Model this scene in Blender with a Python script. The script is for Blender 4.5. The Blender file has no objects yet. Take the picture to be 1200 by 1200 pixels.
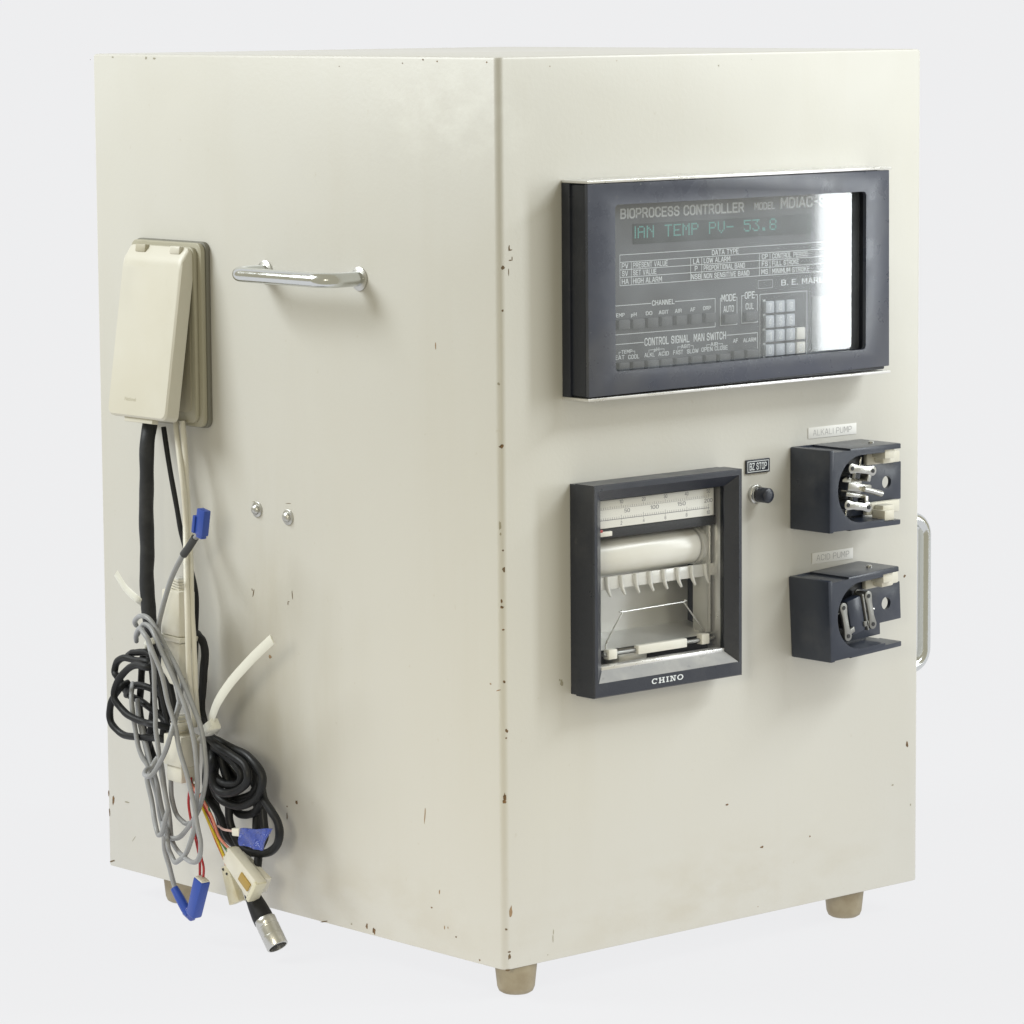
import bpy, bmesh, math, random
from mathutils import Vector, Matrix
random.seed(7)
sc = bpy.context.scene
col = sc.collection

# ------------------------------------------------------------------ camera
cam_d = bpy.data.cameras.new('camera'); cam = bpy.data.objects.new('camera', cam_d); col.objects.link(cam)
R_ = Vector((0.74885133, -0.66269892, -0.0071996)); U_ = Vector((0.08839169, 0.08910467, 0.99209237)); F_ = Vector((0.65681702, 0.74356607, -0.12530323))
mw = Matrix(((R_.x, U_.x, -F_.x, -1.70545), (R_.y, U_.y, -F_.y, -1.94343), (R_.z, U_.z, -F_.z, 0.640696), (0, 0, 0, 1)))
cam.matrix_world = mw
cam_d.sensor_width = 36.0; cam_d.lens = 4646.05 / 1200 * 36.0
cam_d.shift_x = -2.4 / 1200; cam_d.shift_y = -9.54 / 1200
cam_d.clip_start = 0.05; cam_d.clip_end = 50
sc.camera = cam
sc.render.resolution_x = 1024; sc.render.resolution_y = 1024

# ------------------------------------------------------------------ world, lamps, exposure
world = bpy.data.worlds.new('World'); sc.world = world; world.use_nodes = True
wb = world.node_tree.nodes['Background']; wb.inputs[0].default_value = (1.0, 0.935, 0.71, 1); wb.inputs[1].default_value = 0.49
def area(name, loc, target, sx, sy, watts, colour=(1, 1, 1), spread=180):
    l = bpy.data.lights.new(name, 'AREA'); l.shape = 'RECTANGLE'; l.size = sx; l.size_y = sy; l.energy = watts; l.color = colour
    l.spread = math.radians(spread)
    o = bpy.data.objects.new(name, l); col.objects.link(o); o.location = loc
    o.rotation_euler = (Vector(target) - Vector(loc)).to_track_quat('-Z', 'Y').to_euler()
    return o
area('window_lamp', (2.267, -1.715, 1.28), (0.30, 0.0, 1.06), 0.34, 2.3, 31, (0.93, 0.98, 1.0))
area('side_lamp', (-1.05, 1.15, 1.38), (0.0, 0.2, 0.45), 0.75, 0.75, 25, (0.94, 0.985, 1.0))
area('ceiling_lamp', (0.95, -0.85, 1.32), (0.25, 0.0, 0.5), 1.3, 0.12, 14, (0.94, 0.985, 1.0))
low = area('low_fill_lamp', (-1.75, -1.25, 0.62), (0.0, 0.02, 0.03), 0.5, 0.5, 0.36, (1.0, 0.93, 0.74), 19)  # added fill spot, pools warm light on the lower front corner
vs = sc.view_settings; vs.view_transform = 'Standard'; vs.look = 'None'; vs.exposure = 0.0; vs.gamma = 1.0; vs.use_curve_mapping = False

# measured positions in millimetres
D = {
'KEYC': [(237.16, 246.36), (247.27, 256.72), (257.57, 266.93), (267.77, 277.18)],
'KEYR': [(426.02, 435.28), (415.81, 425.33), (405.95, 415.27), (396.07, 405.2)],
'MARK': [(238.43, 435.06), (238.43, 425.19), (238.44, 415.08), (238.45, 405.2), (238.46, 395.8)],
'SIDEWIN': (285.91, 305.93, 397.49, 435.2),
'DISP': (114.7, 287.94, 479.59, 493.25),
'DOT': (143.59, 8.345999999999998, 483.59, 491.84),
'TEXTS': [('BIOPROCESS CONTROLLER', 103.3, 219.71, 497.62, 503.45), ('MODEL', 229.6, 249.51, 498.45, 502.86), ('MDIAC-S', 255.24, 299.27, 498.65, 505.1), ('PV', 104.44, 110.37, 464.13, 467.18), ('SV', 104.61, 110.11, 459.06, 462.11), ('HA', 104.44, 110.79, 453.61, 456.66), ('PRESENT VALUE', 114.78, 146.92, 464.13, 467.18), ('SET VALUE', 114.78, 136.41, 459.06, 462.11), ('HIGH ALARM', 114.78, 141.57, 453.61, 456.66), ('LA', 170.82, 176.77, 464.13, 467.18), ('P', 172.39, 175.02, 459.06, 462.11), ('NSB', 169.07, 178.35, 453.61, 456.66), ('LOW ALARM', 180.89, 206.17, 464.13, 467.18), ('PROPORTIONAL BAND', 180.89, 220.44, 459.06, 462.11), ('NON SENSITIVE BAND', 180.89, 224.66, 453.61, 456.66), ('CP', 236.81, 242.68, 464.13, 467.18), ('FS', 236.81, 242.68, 459.06, 462.11), ('MS', 236.36, 242.96, 453.61, 456.66), ('CONTROL PERIOD', 246.94, 282.44, 464.13, 467.18), ('FULL STROKE', 246.94, 273.24, 459.06, 462.11), ('MINIMUM STROKE', 246.94, 283.83, 453.61, 456.66), ('DATA TYPE', 188.65, 214.37, 469.2, 472.25), ('B. E. MARUBISHI', 255.88, 318.8, 444.91, 448.44), ('CHANNEL', 132.19, 153.16, 437.82, 440.82), ('TEMP', 96.65, 106.81, 431.73, 433.96), ('pH', 112.76, 117.87, 431.55, 433.79), ('DO', 126.42, 132.42, 431.58, 433.83), ('AGIT', 138.44, 147.51, 431.52, 433.77), ('AIR', 153.58, 160.1, 431.6, 433.86), ('AF', 167.95, 172.77, 431.72, 433.99), ('ORP', 180.23, 187.72, 431.98, 434.25), ('MODE', 197.79, 211.54, 436.93, 441.13), ('AUTO', 199.66, 209.66, 429.53, 433.33), ('OPE', 220.28, 229.92, 437.62, 441.82), ('CUL', 221.1, 229.1, 430.22, 434.02), ('CONTROL SIGNAL  MAN SWITCH', 125.19, 202.03, 411.12, 415.71999999999997), ('TEMP', 103.88, 113.74, 406.96, 409.08), ('pH', 133.79, 138.78, 406.75, 408.88), ('AGIT', 159.16, 167.9, 407.16, 409.3), ('AIR', 187.24, 194.32, 406.86, 409.02), ('HEAT', 94.81, 106.66, 403.2, 405.68), ('COOL', 110.06, 120.3, 402.95, 405.45), ('ALKL', 125.01, 134.63, 403.24, 405.74), ('ACID', 137.91, 147.85, 403.23, 405.73), ('FAST', 151.93, 161.07, 403.27, 405.79), ('SLOW', 164.83, 175.78, 403.27, 405.79), ('OPEN', 178.6, 189.18, 403.6, 406.13), ('CLOSE', 191.22, 203.72, 403.69, 406.23), ('AF', 208.97, 213.65, 407.84, 410.26), ('ALARM', 218.75, 231.28, 407.57, 410.0)],
'LINES': [(102.73, 473.13, 300.29, 473.13, 0.45), (102.73, 468.19, 300.29, 468.19, 0.45), (102.73, 463.12, 300.29, 463.12, 0.45), (102.73, 458.05, 300.29, 458.05, 0.45), (102.73, 452.6, 300.29, 452.6, 0.45), (102.73, 473.13, 102.73, 452.6, 0.45), (300.29, 473.13, 300.29, 452.6, 0.45), (113.16, 468.19, 113.16, 452.6, 0.45), (168.45, 468.19, 168.45, 452.6, 0.45), (178.96, 468.19, 178.96, 452.6, 0.45), (234.37, 468.19, 234.37, 452.6, 0.45), (244.76, 468.19, 244.76, 452.6, 0.45), (233.21, 443.73, 247.23, 443.73, 0.25), (233.21, 443.73, 233.21, 449.33, 0.25), (247.23, 443.73, 247.23, 449.33, 0.25), (233.21, 449.33, 247.23, 449.33, 0.25), (74, 419.83, 191.68, 419.83, 0.5), (74, 419.83, 74, 439.23, 0.5), (191.68, 419.83, 191.68, 439.23, 0.5), (74, 439.23, 131.16, 439.23, 0.5), (154.03, 439.23, 191.68, 439.23, 0.5), (196.68, 420.31, 212.67, 420.31, 0.5), (196.68, 420.31, 196.68, 438.93, 0.5), (212.67, 420.31, 212.67, 438.93, 0.5), (196.68, 438.93, 197.39, 438.93, 0.5), (211.94, 438.93, 212.67, 438.93, 0.5), (217.18, 420.71, 232.47, 420.71, 0.5), (217.18, 420.71, 217.18, 439.62, 0.5), (232.47, 420.71, 232.47, 439.62, 0.5), (217.18, 439.62, 219.88, 439.62, 0.5), (230.32, 439.62, 232.47, 439.62, 0.5), (74, 413.32, 124.19, 413.32, 0.5), (203.03, 413.32, 232.58, 413.32, 0.5), (232.58, 413.32, 232.58, 392, 0.5), (101.59, 407.96, 103.46, 407.96, 0.4), (114.17, 407.96, 116.04, 407.96, 0.4), (101.59, 407.96, 101.59, 406.16, 0.4), (116.04, 407.96, 116.04, 406.16, 0.4), (129.14, 407.75, 133.36, 407.75, 0.4), (139.22, 407.75, 143.27, 407.75, 0.4), (129.14, 407.75, 129.14, 405.95, 0.4), (143.27, 407.75, 143.27, 405.95, 0.4), (156.12, 408.17, 158.73, 408.17, 0.4), (168.33, 408.17, 170.79, 408.17, 0.4), (156.12, 408.17, 156.12, 406.37, 0.4), (170.79, 408.17, 170.79, 406.37, 0.4), (183.54, 407.87, 186.8, 407.87, 0.4), (194.77, 407.87, 198.76, 407.87, 0.4), (183.54, 407.87, 183.54, 406.07, 0.4), (198.76, 407.87, 198.76, 406.07, 0.4), (234.96, 439.68, 281.32, 439.68, 0.5), (234.96, 439.68, 234.96, 392, 0.5), (281.32, 439.68, 281.32, 392, 0.5)],
'BUTTONS': [(98.75, 109.34, 423.06, 429.75), (111.64, 122.98, 423.04, 429.75), (125.29, 135.42, 423.03, 429.77), (138.44, 148.37, 423.19, 429.95), (152.27, 162.27, 423.13, 429.91), (166.2, 176.27, 423.13, 429.93), (179.79, 189.92, 423.15, 429.98), (198.28, 211.07, 421.51, 427.93), (218.78, 230.87, 421.91, 428.62), (99.02, 108.78, 394.47, 401.18), (111.5, 122.43, 394.38, 401.12), (125.17, 135.74, 394.28, 401.04), (137.9, 148.71, 394.38, 401.16), (151.93, 163.51, 394.2, 401.01), (166.13, 176.66, 394.4, 401.23), (179.74, 189.89, 394.46, 401.31), (192.99, 203.65, 394.23, 401.1), (206.63, 216.87, 395.72, 402.4), (219.8, 231.28, 395.49, 402.4)],
'SCN': [('10', 100.41), ('20', 121.11), ('30', 141.43), ('40', 161.35), ('50', 182.08)],
'SCM': [('50', 105.71), ('100', 131.24), ('150', 156.5), ('200', 182.08)],
'CHIPS': [('F', 207.87, 83.69, 4.1, 1.8, 'r', 0), ('F', 242.46, 48.48, 4.1, 1.8, 'r', 0), ('F', 290.66, 49.11, 1.64, 1.8, 'r', 0), ('F', 391.82, 102.76, 3.28, 5.4, 'r', 0), ('F', 376.61, 74.48, 2.46, 1.2, 'g', 0), ('F', 395.82, 57.25, 1.64, 1.8, 'g', 0), ('F', 388.16, 226.94, 2.46, 2.4, 'r', 0), ('F', 52.5, 188.76, 3.28, 6.6, 'g', 0), ('F', 50.97, 190.68, 1.64, 1.8, 'g', 0), ('F', 43.4, 14.93, 0.98, 6.0, 'g', 0), ('F', 43.83, 19.57, 0.82, 3.6, 'g', 0), ('F', 5.65, 39.16, 4.1, 11.4, 't', 0), ('F', 2.12, 27.81, 2.46, 1.8, 'd', 0), ('F', 4.22, 9.13, 2.46, 5.4, 'd', 0), ('F', 3.36, -0.05, 4.1, 1.8, 'd', 0), ('F', 4.25, 12.33, 2.46, 1.2, 'd', 0), ('F', 8.48, 482.31, 1.64, 4.8, 'd', 0), ('F', 9.58, 480.59, 3.28, 0.9, 'd', 0), ('F', 9.51, 473.9, 2.87, 0.9, 'd', 0), ('F', 11.01, 474.94, 0.82, 3.0, 'd', 0), ('F', 7.95, 466.16, 0.82, 4.8, 'd', 0), ('F', 3.15, 469.19, 3.28, 3.0, 'd', 0), ('F', 2.87, 441.29, 1.64, 1.8, 'd', 0), ('L', 221.61, 81.96, 3.8, 3.6, 'r', 0), ('L', 232.57, 70.49, 1.42, 6.6, 'r', 0), ('L', 232.41, 77.29, 1.42, 1.2, 'r', 0), ('L', 144.76, 5.28, 2.85, 4.8, 'r', 0), ('L', 136.88, 3.61, 3.8, 4.8, 'r', 0), ('L', 161.65, 4.2, 1.9, 1.8, 'g', 0), ('L', 81.02, 93.86, 1.14, 12.0, 't', 0.1), ('L', 66.58, 42.98, 1.9, 3.6, 't', 0.2), ('L', 74.81, 30.66, 1.9, 1.2, 'r', 0), ('L', 61.58, 19.0, 1.14, 3.0, 't', 0), ('L', 58.01, 19.61, 1.14, 1.8, 't', 0), ('L', 49.65, 14.57, 1.9, 1.2, 'd', 0), ('L', 249.46, 182.71, 3.8, 3.0, 't', 0), ('L', 442.66, 51.28, 3.32, 10.2, 'r', 0), ('L', 448.5, 55.63, 1.9, 5.4, 'r', 0), ('L', 447.92, 40.74, 1.9, 8.4, 'd', 0), ('L', 425.32, 51.89, 6.65, 1.2, 'g', 0), ('L', 445.35, 3.95, 7.6, 1.5, 'd', -0.3), ('L', 417.58, 25.22, 6.65, 0.6, 'g', -0.8), ('L', 65.04, 414.65, 1.14, 5.4, 't', 0), ('L', 452.8, 601.75, 0.95, 0.6, 'r', 0), ('L', 384.25, 603.37, 2.85, 2.4, 'g', 0), ('L', 425.04, 603.76, 2.85, 1.8, 'g', 0), ('L', 373.93, 603.12, 3.8, 1.8, 'g', 0), ('L', 0.73, 351.93, 3.8, 3.0, 'r', 0), ('L', 2.19, 299.54, 1.9, 6.6, 'g', 0), ('L', 1.83, 293.91, 1.9, 2.4, 'g', 0), ('L', 0.25, 283.0, 1.42, 1.2, 'r', 0), ('L', -0.88, 270.35, 4.75, 5.4, 'd', 0), ('L', 1.49, 249.07, 1.42, 3.0, 'r', 0), ('L', 1.11, 245.13, 2.85, 2.4, 'r', 0), ('L', 0.43, 230.1, 1.9, 1.2, 'r', 0), ('L', -0.02, 195.04, 2.38, 2.4, 'r', 0), ('L', 12.01, 192.69, 1.9, 1.2, 't', 0), ('L', 4.32, 189.35, 4.75, 0.72, 't', -0.3), ('F', 3.45, 162.24, 2.46, 3.0, 'r', 0), ('F', 3.03, 157.41, 1.23, 1.2, 'r', 0), ('F', 1.87, 117.29, 2.46, 7.2, 'r', 0), ('F', 1.47, 114.46, 3.28, 3.6, 'r', 0), ('L', 2.37, 393.15, 1.9, 2.4, 'g', 0), ('L', 192.09, 0.81, 9.5, 0.9, 'd', -0.25), ('L', 267.57, 226.29, 1.14, 6.6, 'd', 0.3), ('L', 268.99, 228.59, 0.95, 2.4, 'd', -0.4), ('L', 223.08, 229.84, 0.95, 6.6, 'd', -0.1), ('L', 227.06, 224.57, 1.9, 0.6, 'd', 0), ('L', 228.06, 223.24, 0.95, 3.0, 'd', 0), ('L', 225.94, 294.18, 6.65, 0.48, 'd', -0.1), ('L', 264.93, 291.9, 5.7, 0.48, 'g', -0.1)],
'GREY': [[(-36, 359.47, 196.53), (-44, 349.36, 202.28), (-52, 333.03, 208.69), (-56, 319.35, 208.8), (-56, 308.87, 201.7), (-56, 296.58, 189.35), (-56, 284.33, 177.99), (-56, 274.22, 163.99), (-56, 265.65, 149.86), (-56, 258.09, 136.25), (-56, 253.54, 121.66), (-56, 252.0, 106.05), (-56, 255.42, 90.31), (-56, 263.76, 76.85), (-56, 274.12, 64.24), (-56, 285.44, 55.73), (-56, 293.61, 53.24), (-50, 309.83, 53.58), (-44, 323.79, 63.68), (-42, 330.07, 81.21), (-42, 335.81, 96.01), (-42, 343.57, 112.43), (-40, 352.04, 127.93), (-36, 360.19, 142.03)], [(-40, 354.26, 188.22), (-50, 338.21, 196.77), (-58, 320.87, 203.94), (-60, 310.01, 202.93), (-62, 299.37, 196.43), (-62, 291.62, 185.74), (-62, 281.94, 172.89), (-62, 273.33, 159.35), (-62, 264.76, 145.25), (-62, 257.3, 128.01), (-62, 254.34, 110.18), (-62, 255.36, 91.76), (-62, 258.85, 74.16), (-62, 262.24, 60.19), (-62, 267.54, 49.56), (-62, 275.81, 41.49), (-62, 282.95, 38.51), (-62, 288.88, 43.12), (-62, 291.65, 51.95), (-50, 309.62, 60.45), (-46, 320.67, 76.9), (-44, 329.16, 89.73), (-44, 335.02, 100.13), (-42, 343.53, 113.69), (-40, 349.95, 128.2)], [(-42, 351.58, 186.27), (-54, 334.82, 195.75), (-64, 316.8, 202.6), (-68, 305.32, 199.47), (-68, 299.44, 192.82), (-68, 290.7, 181.06), (-68, 284.09, 166.64), (-68, 278.5, 152.12), (-68, 270.99, 135.45), (-68, 264.99, 118.61), (-68, 257.97, 103.17), (-68, 252.43, 88.77), (-68, 249.79, 76.99), (-68, 246.13, 66.6), (-68, 243.77, 59.05), (-68, 244.57, 51.62), (-68, 249.71, 45.32), (-68, 255.73, 43.38), (-62, 270.74, 42.91), (-56, 285.77, 44.57), (-52, 298.11, 48.85), (-50, 304.59, 58.11), (-50, 307.21, 72.61), (-48, 313.54, 87.54), (-48, 316.05, 105.8)], [(-50, 328.05, 192.37), (-66, 301.24, 189.94), (-66, 298.51, 179.88), (-66, 297.97, 164.67), (-66, 298.58, 145.0), (-66, 297.87, 135.28), (-66, 295.2, 123.37), (-66, 292.53, 111.47), (-66, 290.91, 98.19), (-66, 287.32, 83.36), (-66, 285.5, 76.87), (-66, 287.77, 68.53), (-66, 292.13, 58.63), (-66, 296.27, 56.14), (-66, 299.71, 59.94), (-58, 312.9, 67.31), (-54, 321.08, 77.96), (-52, 327.51, 91.06)], [(-50, 286.12, 168.51), (-54, 283.02, 160.2), (-60, 279.33, 148.58), (-72, 271.71, 132.22), (-72, 278.09, 120.38), (-72, 286.47, 110.05), (-72, 292.78, 102.42), (-72, 298.99, 98.71), (-66, 311.28, 97.75), (-60, 318.38, 99.64), (-54, 319.32, 101.18), (-50, 317.4, 107.12)], [(-34, 367.79, 153.38), (-46, 353.66, 145.34), (-46, 350.65, 125.74), (-46, 347.4, 113.68), (-46, 340.98, 103.63), (-46, 334.47, 96.73), (-46, 328.65, 85.09), (-46, 323.87, 73.31), (-46, 320.12, 61.4), (-46, 317.45, 48.08), (-46, 315.74, 37.12), (-46, 310.97, 25.39), (-46, 304.22, 12.14)], [(-40, 319.55, 110.47), (-44, 311.51, 96.6), (-44, 309.95, 80.68), (-44, 306.16, 71.3), (-44, 300.25, 64.73), (-44, 293.24, 61.76), (-44, 285.06, 65.17), (-44, 280.8, 73.22)], [(-54, 308.31, 192.65), (-58, 293.0, 185.12), (-58, 285.32, 172.61), (-58, 280.68, 159.76), (-58, 279.91, 151.93), (-50, 295.13, 136.69), (-46, 303.96, 122.67)]],
'BLKL': [[(-30, 345.92, 161.87), (-40, 338.2, 172.08), (-40, 357.38, 172.26), (-40, 370.45, 172.26), (-40, 380.07, 167.35), (-40, 382.42, 160.46), (-40, 378.33, 156.56), (-30, 378.85, 143.96), (-30, 365.34, 140.01), (-30, 352.95, 135.95), (-28, 341.35, 129.7), (-28, 327.14, 122.83)], [(-30, 345.56, 173.15), (-50, 325.63, 171.67), (-50, 340.07, 171.15), (-50, 352.67, 166.52), (-50, 363.38, 158.34), (-50, 368.94, 148.9), (-50, 367.1, 141.3), (-50, 357.87, 135.3), (-50, 345.48, 131.92), (-50, 332.05, 131.2), (-50, 319.73, 130.97), (-40, 314.94, 127.86)], [(-34, 374.12, 152.6), (-42, 373.68, 149.84), (-42, 382.98, 139.86), (-42, 386.02, 128.12), (-42, 382.05, 120.44), (-42, 372.18, 116.09), (-42, 356.45, 116.32), (-42, 340.81, 117.8), (-42, 322.74, 119.0), (-36, 317.56, 117.68)], [(-30, 381.03, 141.79), (-34, 373.18, 148.94), (-34, 363.65, 152.02), (-34, 349.08, 151.96), (-34, 334.7, 148.78), (-34, 322.68, 139.12), (-34, 316.86, 128.7)], [(-34, 373.45, 172.78), (-36, 364.3, 176.29), (-36, 353.83, 177.84), (-36, 343.51, 176.58), (-36, 335.45, 170.08), (-36, 331.71, 158.11), (-36, 326.1, 140.17), (-36, 320.46, 123.51)], [(-28, 352.07, 184.63), (-30, 343.55, 171.52), (-30, 335.75, 156.89), (-30, 327.99, 141.67), (-30, 320.21, 127.75)], [(-30, 341.09, 184.27), (-32, 330.68, 167.08), (-32, 323.01, 149.4), (-32, 316.39, 131.62)], [(-26, 359.09, 179.83), (-26, 355.55, 160.22), (-26, 354.05, 141.59), (-26, 356.74, 122.4), (-26, 361.52, 102.86), (-26, 355.83, 84.73)], [(-24, 368.26, 174.13), (-24, 371.07, 151.78), (-24, 373.79, 132.52), (-24, 368.07, 114.33), (-24, 358.17, 96.75)], [(-22, 360.53, 174.82), (-22, 352.87, 153.8), (-22, 347.4, 129.41), (-22, 350.06, 110.2)], [(-36, 331.13, 176.81), (-40, 317.01, 160.41), (-40, 311.44, 142.56), (-40, 312.98, 125.02)]],
'BLKR': [[(-24, 299.55, 134.68), (-34, 278.48, 127.64), (-34, 266.61, 123.72), (-34, 250.84, 120.97), (-34, 233.25, 117.91), (-34, 221.21, 112.3), (-34, 216.56, 104.16), (-34, 219.2, 95.59), (-34, 228.19, 86.36), (-34, 243.03, 80.81), (-34, 258.82, 81.23), (-34, 269.64, 85.8), (-34, 275.92, 93.51), (-34, 278.11, 104.91), (-34, 277.82, 115.43), (-20, 298.17, 120.72)], [(-26, 293.08, 127.13), (-40, 262.71, 123.19), (-40, 245.04, 118.9), (-40, 230.48, 113.01), (-40, 224.81, 105.92), (-40, 227.92, 98.8), (-40, 240.82, 92.36), (-40, 254.71, 89.42), (-40, 264.54, 92.9), (-40, 267.27, 102.33), (-40, 264.98, 113.08), (-22, 288.57, 117.32)], [(-18, 305.66, 128.15), (-26, 285.18, 122.01), (-26, 271.37, 115.26), (-26, 253.64, 110.35), (-26, 238.06, 104.58), (-26, 233.35, 97.31), (-26, 237.46, 89.38), (-26, 250.38, 83.81), (-26, 266.28, 82.09), (-26, 278.12, 87.16), (-26, 281.84, 97.76), (-26, 279.49, 110.44), (-16, 298.49, 117.67)], [(-22, 294.46, 122.72), (-30, 274.09, 115.41), (-30, 266.42, 104.17), (-30, 260.77, 92.68), (-30, 261.18, 77.24), (-30, 259.53, 64.56), (-30, 252.88, 53.88), (-30, 242.65, 48.71), (-30, 226.47, 49.11), (-30, 215.71, 51.42), (-30, 206.84, 57.98), (-30, 203.27, 66.43), (-30, 205.48, 74.59), (-30, 211.11, 81.64), (-30, 219.68, 87.66), (-26, 228.56, 93.73), (-26, 236.09, 104.86), (-22, 258.81, 111.55)], [(-24, 294.91, 120.44), (-22, 295.96, 105.15), (-22, 297.41, 89.41), (-22, 296.75, 77.06), (-22, 287.82, 71.54), (-22, 280.03, 62.77), (-22, 272.77, 53.34), (-22, 265.46, 47.04), (-22, 255.61, 43.94), (-22, 243.23, 45.58), (-22, 234.73, 51.84), (-22, 230.62, 59.83), (-22, 231.32, 71.37), (-22, 233.97, 82.6), (-22, 239.58, 93.42), (-22, 253.05, 104.98), (-22, 272.74, 110.85), (-22, 288.61, 116.08)], [(-24, 274.92, 80.54), (-24, 264.11, 74.73), (-24, 256.26, 71.59), (-24, 244.88, 72.68), (-24, 236.42, 77.62), (-26, 229.7, 86.85), (-22, 239.47, 97.72)], [(-30, 284.97, 120.09), (-18, 298.24, 104.3), (-18, 297.57, 91.95), (-18, 294.96, 76.77), (-18, 289.23, 65.17), (-18, 283.51, 53.59), (-18, 273.67, 47.03)], [(-16, 300.55, 116.15), (-16, 286.74, 105.63), (-16, 274.98, 96.14), (-16, 267.11, 92.32), (-16, 257.13, 94.98), (-16, 256.96, 101.78), (-16, 268.7, 107.53), (-16, 284.55, 112.13)], [(-34, 280.63, 122.43), (-36, 275.26, 112.35), (-36, 270.57, 101.32), (-36, 262.76, 95.68), (-36, 252.88, 94.65), (-36, 241.96, 97.44), (-36, 237.86, 104.13), (-36, 243.6, 110.03), (-36, 256.29, 114.98), (-36, 270.05, 120.44)]],
'CORDR': [[(-20, 308.2, 195.02), (-24, 296.97, 190.6), (-24, 293.75, 179.89), (-24, 296.15, 166.03), (-24, 298.57, 151.52), (-24, 299.41, 139.66), (-24, 295.68, 129.0), (-24, 291.84, 122.09)]],
'FLATBLK': [[(-14, 351.77, 339.88), (-16, 341.86, 306.85), (-16, 334.48, 279.68), (-16, 328.92, 260.42), (-16, 320.27, 242.73), (-16, 314.66, 226.01), (-16, 314.18, 207.51), (-16, 315.22, 188.81), (-16, 316.95, 163.77), (-16, 314.0, 142.37), (-16, 306.38, 124.7), (-16, 302.51, 118.37)]],
'CONDUIT': [[(-20, 359.96, 345.91), (-26, 354.93, 328.22), (-26, 357.27, 303.3), (-26, 358.57, 278.39), (-26, 359.36, 253.45), (-26, 359.44, 234.77), (-26, 358.47, 216.16), (-26, 356.36, 200.79), (-26, 352.68, 185.59), (-26, 350.05, 170.27), (-26, 347.41, 154.96)]],
'WHITE': [[(-14, 337.27, 344.67), (-22, 320.56, 306.07), (-22, 317.58, 269.47), (-44, 287.27, 231.82), (-50, 278.27, 196.92), (-46, 281.72, 158.17), (-30, 299.8, 130.46)], [(-14, 330.12, 345.2), (-18, 320.34, 305.75), (-18, 317.86, 269.07), (-40, 287.1, 231.43), (-46, 278.12, 196.49), (-42, 282.55, 157.58), (-28, 297.4, 130.52)]],
'SENSOR': [[(-52, 262.47, 273.28), (-52, 268.56, 268.47), (-52, 273.68, 263.14), (-52, 280.84, 256.99), (-52, 293.34, 241.14), (-52, 300.82, 227.55), (-52, 307.33, 213.39), (-52, 310.67, 203.82), (-40, 327.32, 191.34)]],
'SLEEVE': [[(-52, 266.0, 271.13), (-52, 273.16, 263.8), (-52, 279.82, 257.69)]],
'SENSRED': [[(-54, 256.74, 277.62), (-53, 261.14, 273.5), (-52, 266.53, 269.87)]],
'BLUECON': [(-54, 252.38, 292.42), (-54, 255.85, 274.1)],
'TIE1': [(-44, 262.0, 137.86), (-46, 257.17, 145.45), (-50, 244.66, 157.89), (-50, 230.56, 172.36), (-50, 213.2, 186.51), (-50, 198.01, 197.89), (-50, 182.49, 208.63)],
'TIE1LOOP': [(-46, 256.43, 136.41), (-46, 268.55, 129.29), (-30, 294.03, 120.09), (-10, 314.67, 112.2), (-8, 304.93, 119.5), (-20, 284.84, 129.94)],
'TIE2': [(-32, 389.02, 231.07), (-32, 377.24, 221.03), (-32, 361.26, 213.99), (-20, 368.5, 206.93)],
'TIE2BAND': [(-26, 354.24, 185.41), (-26, 351.78, 181.32)],
'TERM1': [(-50, 300.3, 14.66), (-50, 293.88, 8.25), (-50, 286.99, 1.33), (-50, 283.03, -1.73)],
'TERM2': [(-52, 264.47, 27.64), (-52, 268.25, 17.77), (-52, 273.1, 5.84), (-52, 275.3, -0.72)],
'REDW': [[(-40, 291.56, 94.56), (-48, 283.09, 88.24), (-48, 284.39, 78.19), (-48, 281.72, 66.25), (-48, 277.02, 54.63), (-48, 274.25, 46.42), (-48, 272.44, 39.31), (-48, 272.55, 25.09)], [(-44, 283.27, 57.41), (-50, 270.5, 49.77), (-50, 267.71, 42.21), (-50, 265.22, 34.91), (-50, 266.17, 25.82)]],
'WYEL': [[(-30, 301.05, 86.87), (-43, 278.87, 82.0), (-43, 274.53, 75.86), (-43, 267.3, 66.48), (-43, 260.06, 57.75), (-43, 254.78, 51.19), (-43, 249.06, 42.89)]],
'WORG': [[(-30, 297.25, 78.11), (-32, 286.78, 68.77), (-32, 279.04, 58.17), (-32, 273.26, 49.77), (-32, 265.54, 39.85), (-32, 261.72, 33.67)]],
'WSAL': [[(-36, 296.98, 91.38), (-44, 282.38, 88.41), (-44, 276.46, 84.96), (-44, 270.58, 80.28), (-44, 261.88, 70.52), (-44, 255.23, 59.25), (-44, 246.49, 53.25), (-44, 235.77, 48.81)]],
'WGRN': [[(-30, 293.1, 81.82), (-43, 268.97, 77.92), (-43, 262.26, 68.48), (-43, 255.59, 57.82), (-43, 249.81, 51.97), (-43, 243.01, 47.52)]],
'WRED': [[(-42, 289.92, 93.83), (-30, 303.12, 85.33), (-30, 299.21, 80.3), (-30, 289.33, 72.45), (-30, 279.57, 61.51), (-30, 272.82, 52.02), (-30, 263.02, 45.51), (-30, 258.11, 43.2)]],
'WPINK': [[(-30, 273.57, 61.19), (-48, 243.87, 65.87), (-48, 235.99, 66.16), (-48, 229.12, 66.3)]],
'FLAG': [(-52, 219.89, 71.02), (-52, 186.97, 75.15), (-52, 195.04, 58.85), (-52, 220.22, 58.54)],
'FLAGCON': [(-50, 228.95, 66.92), (-50, 220.63, 67.59)],
'CON_A': [(-44, 241.68, 48.49), (-44, 210.49, 26.07)],
'CON_B': [(-36, 256.41, 36.35), (-36, 245.2, 11.08)],
'CON_C': [(-34, 243.98, 44.18), (-34, 214.06, 28.19)],
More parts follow.
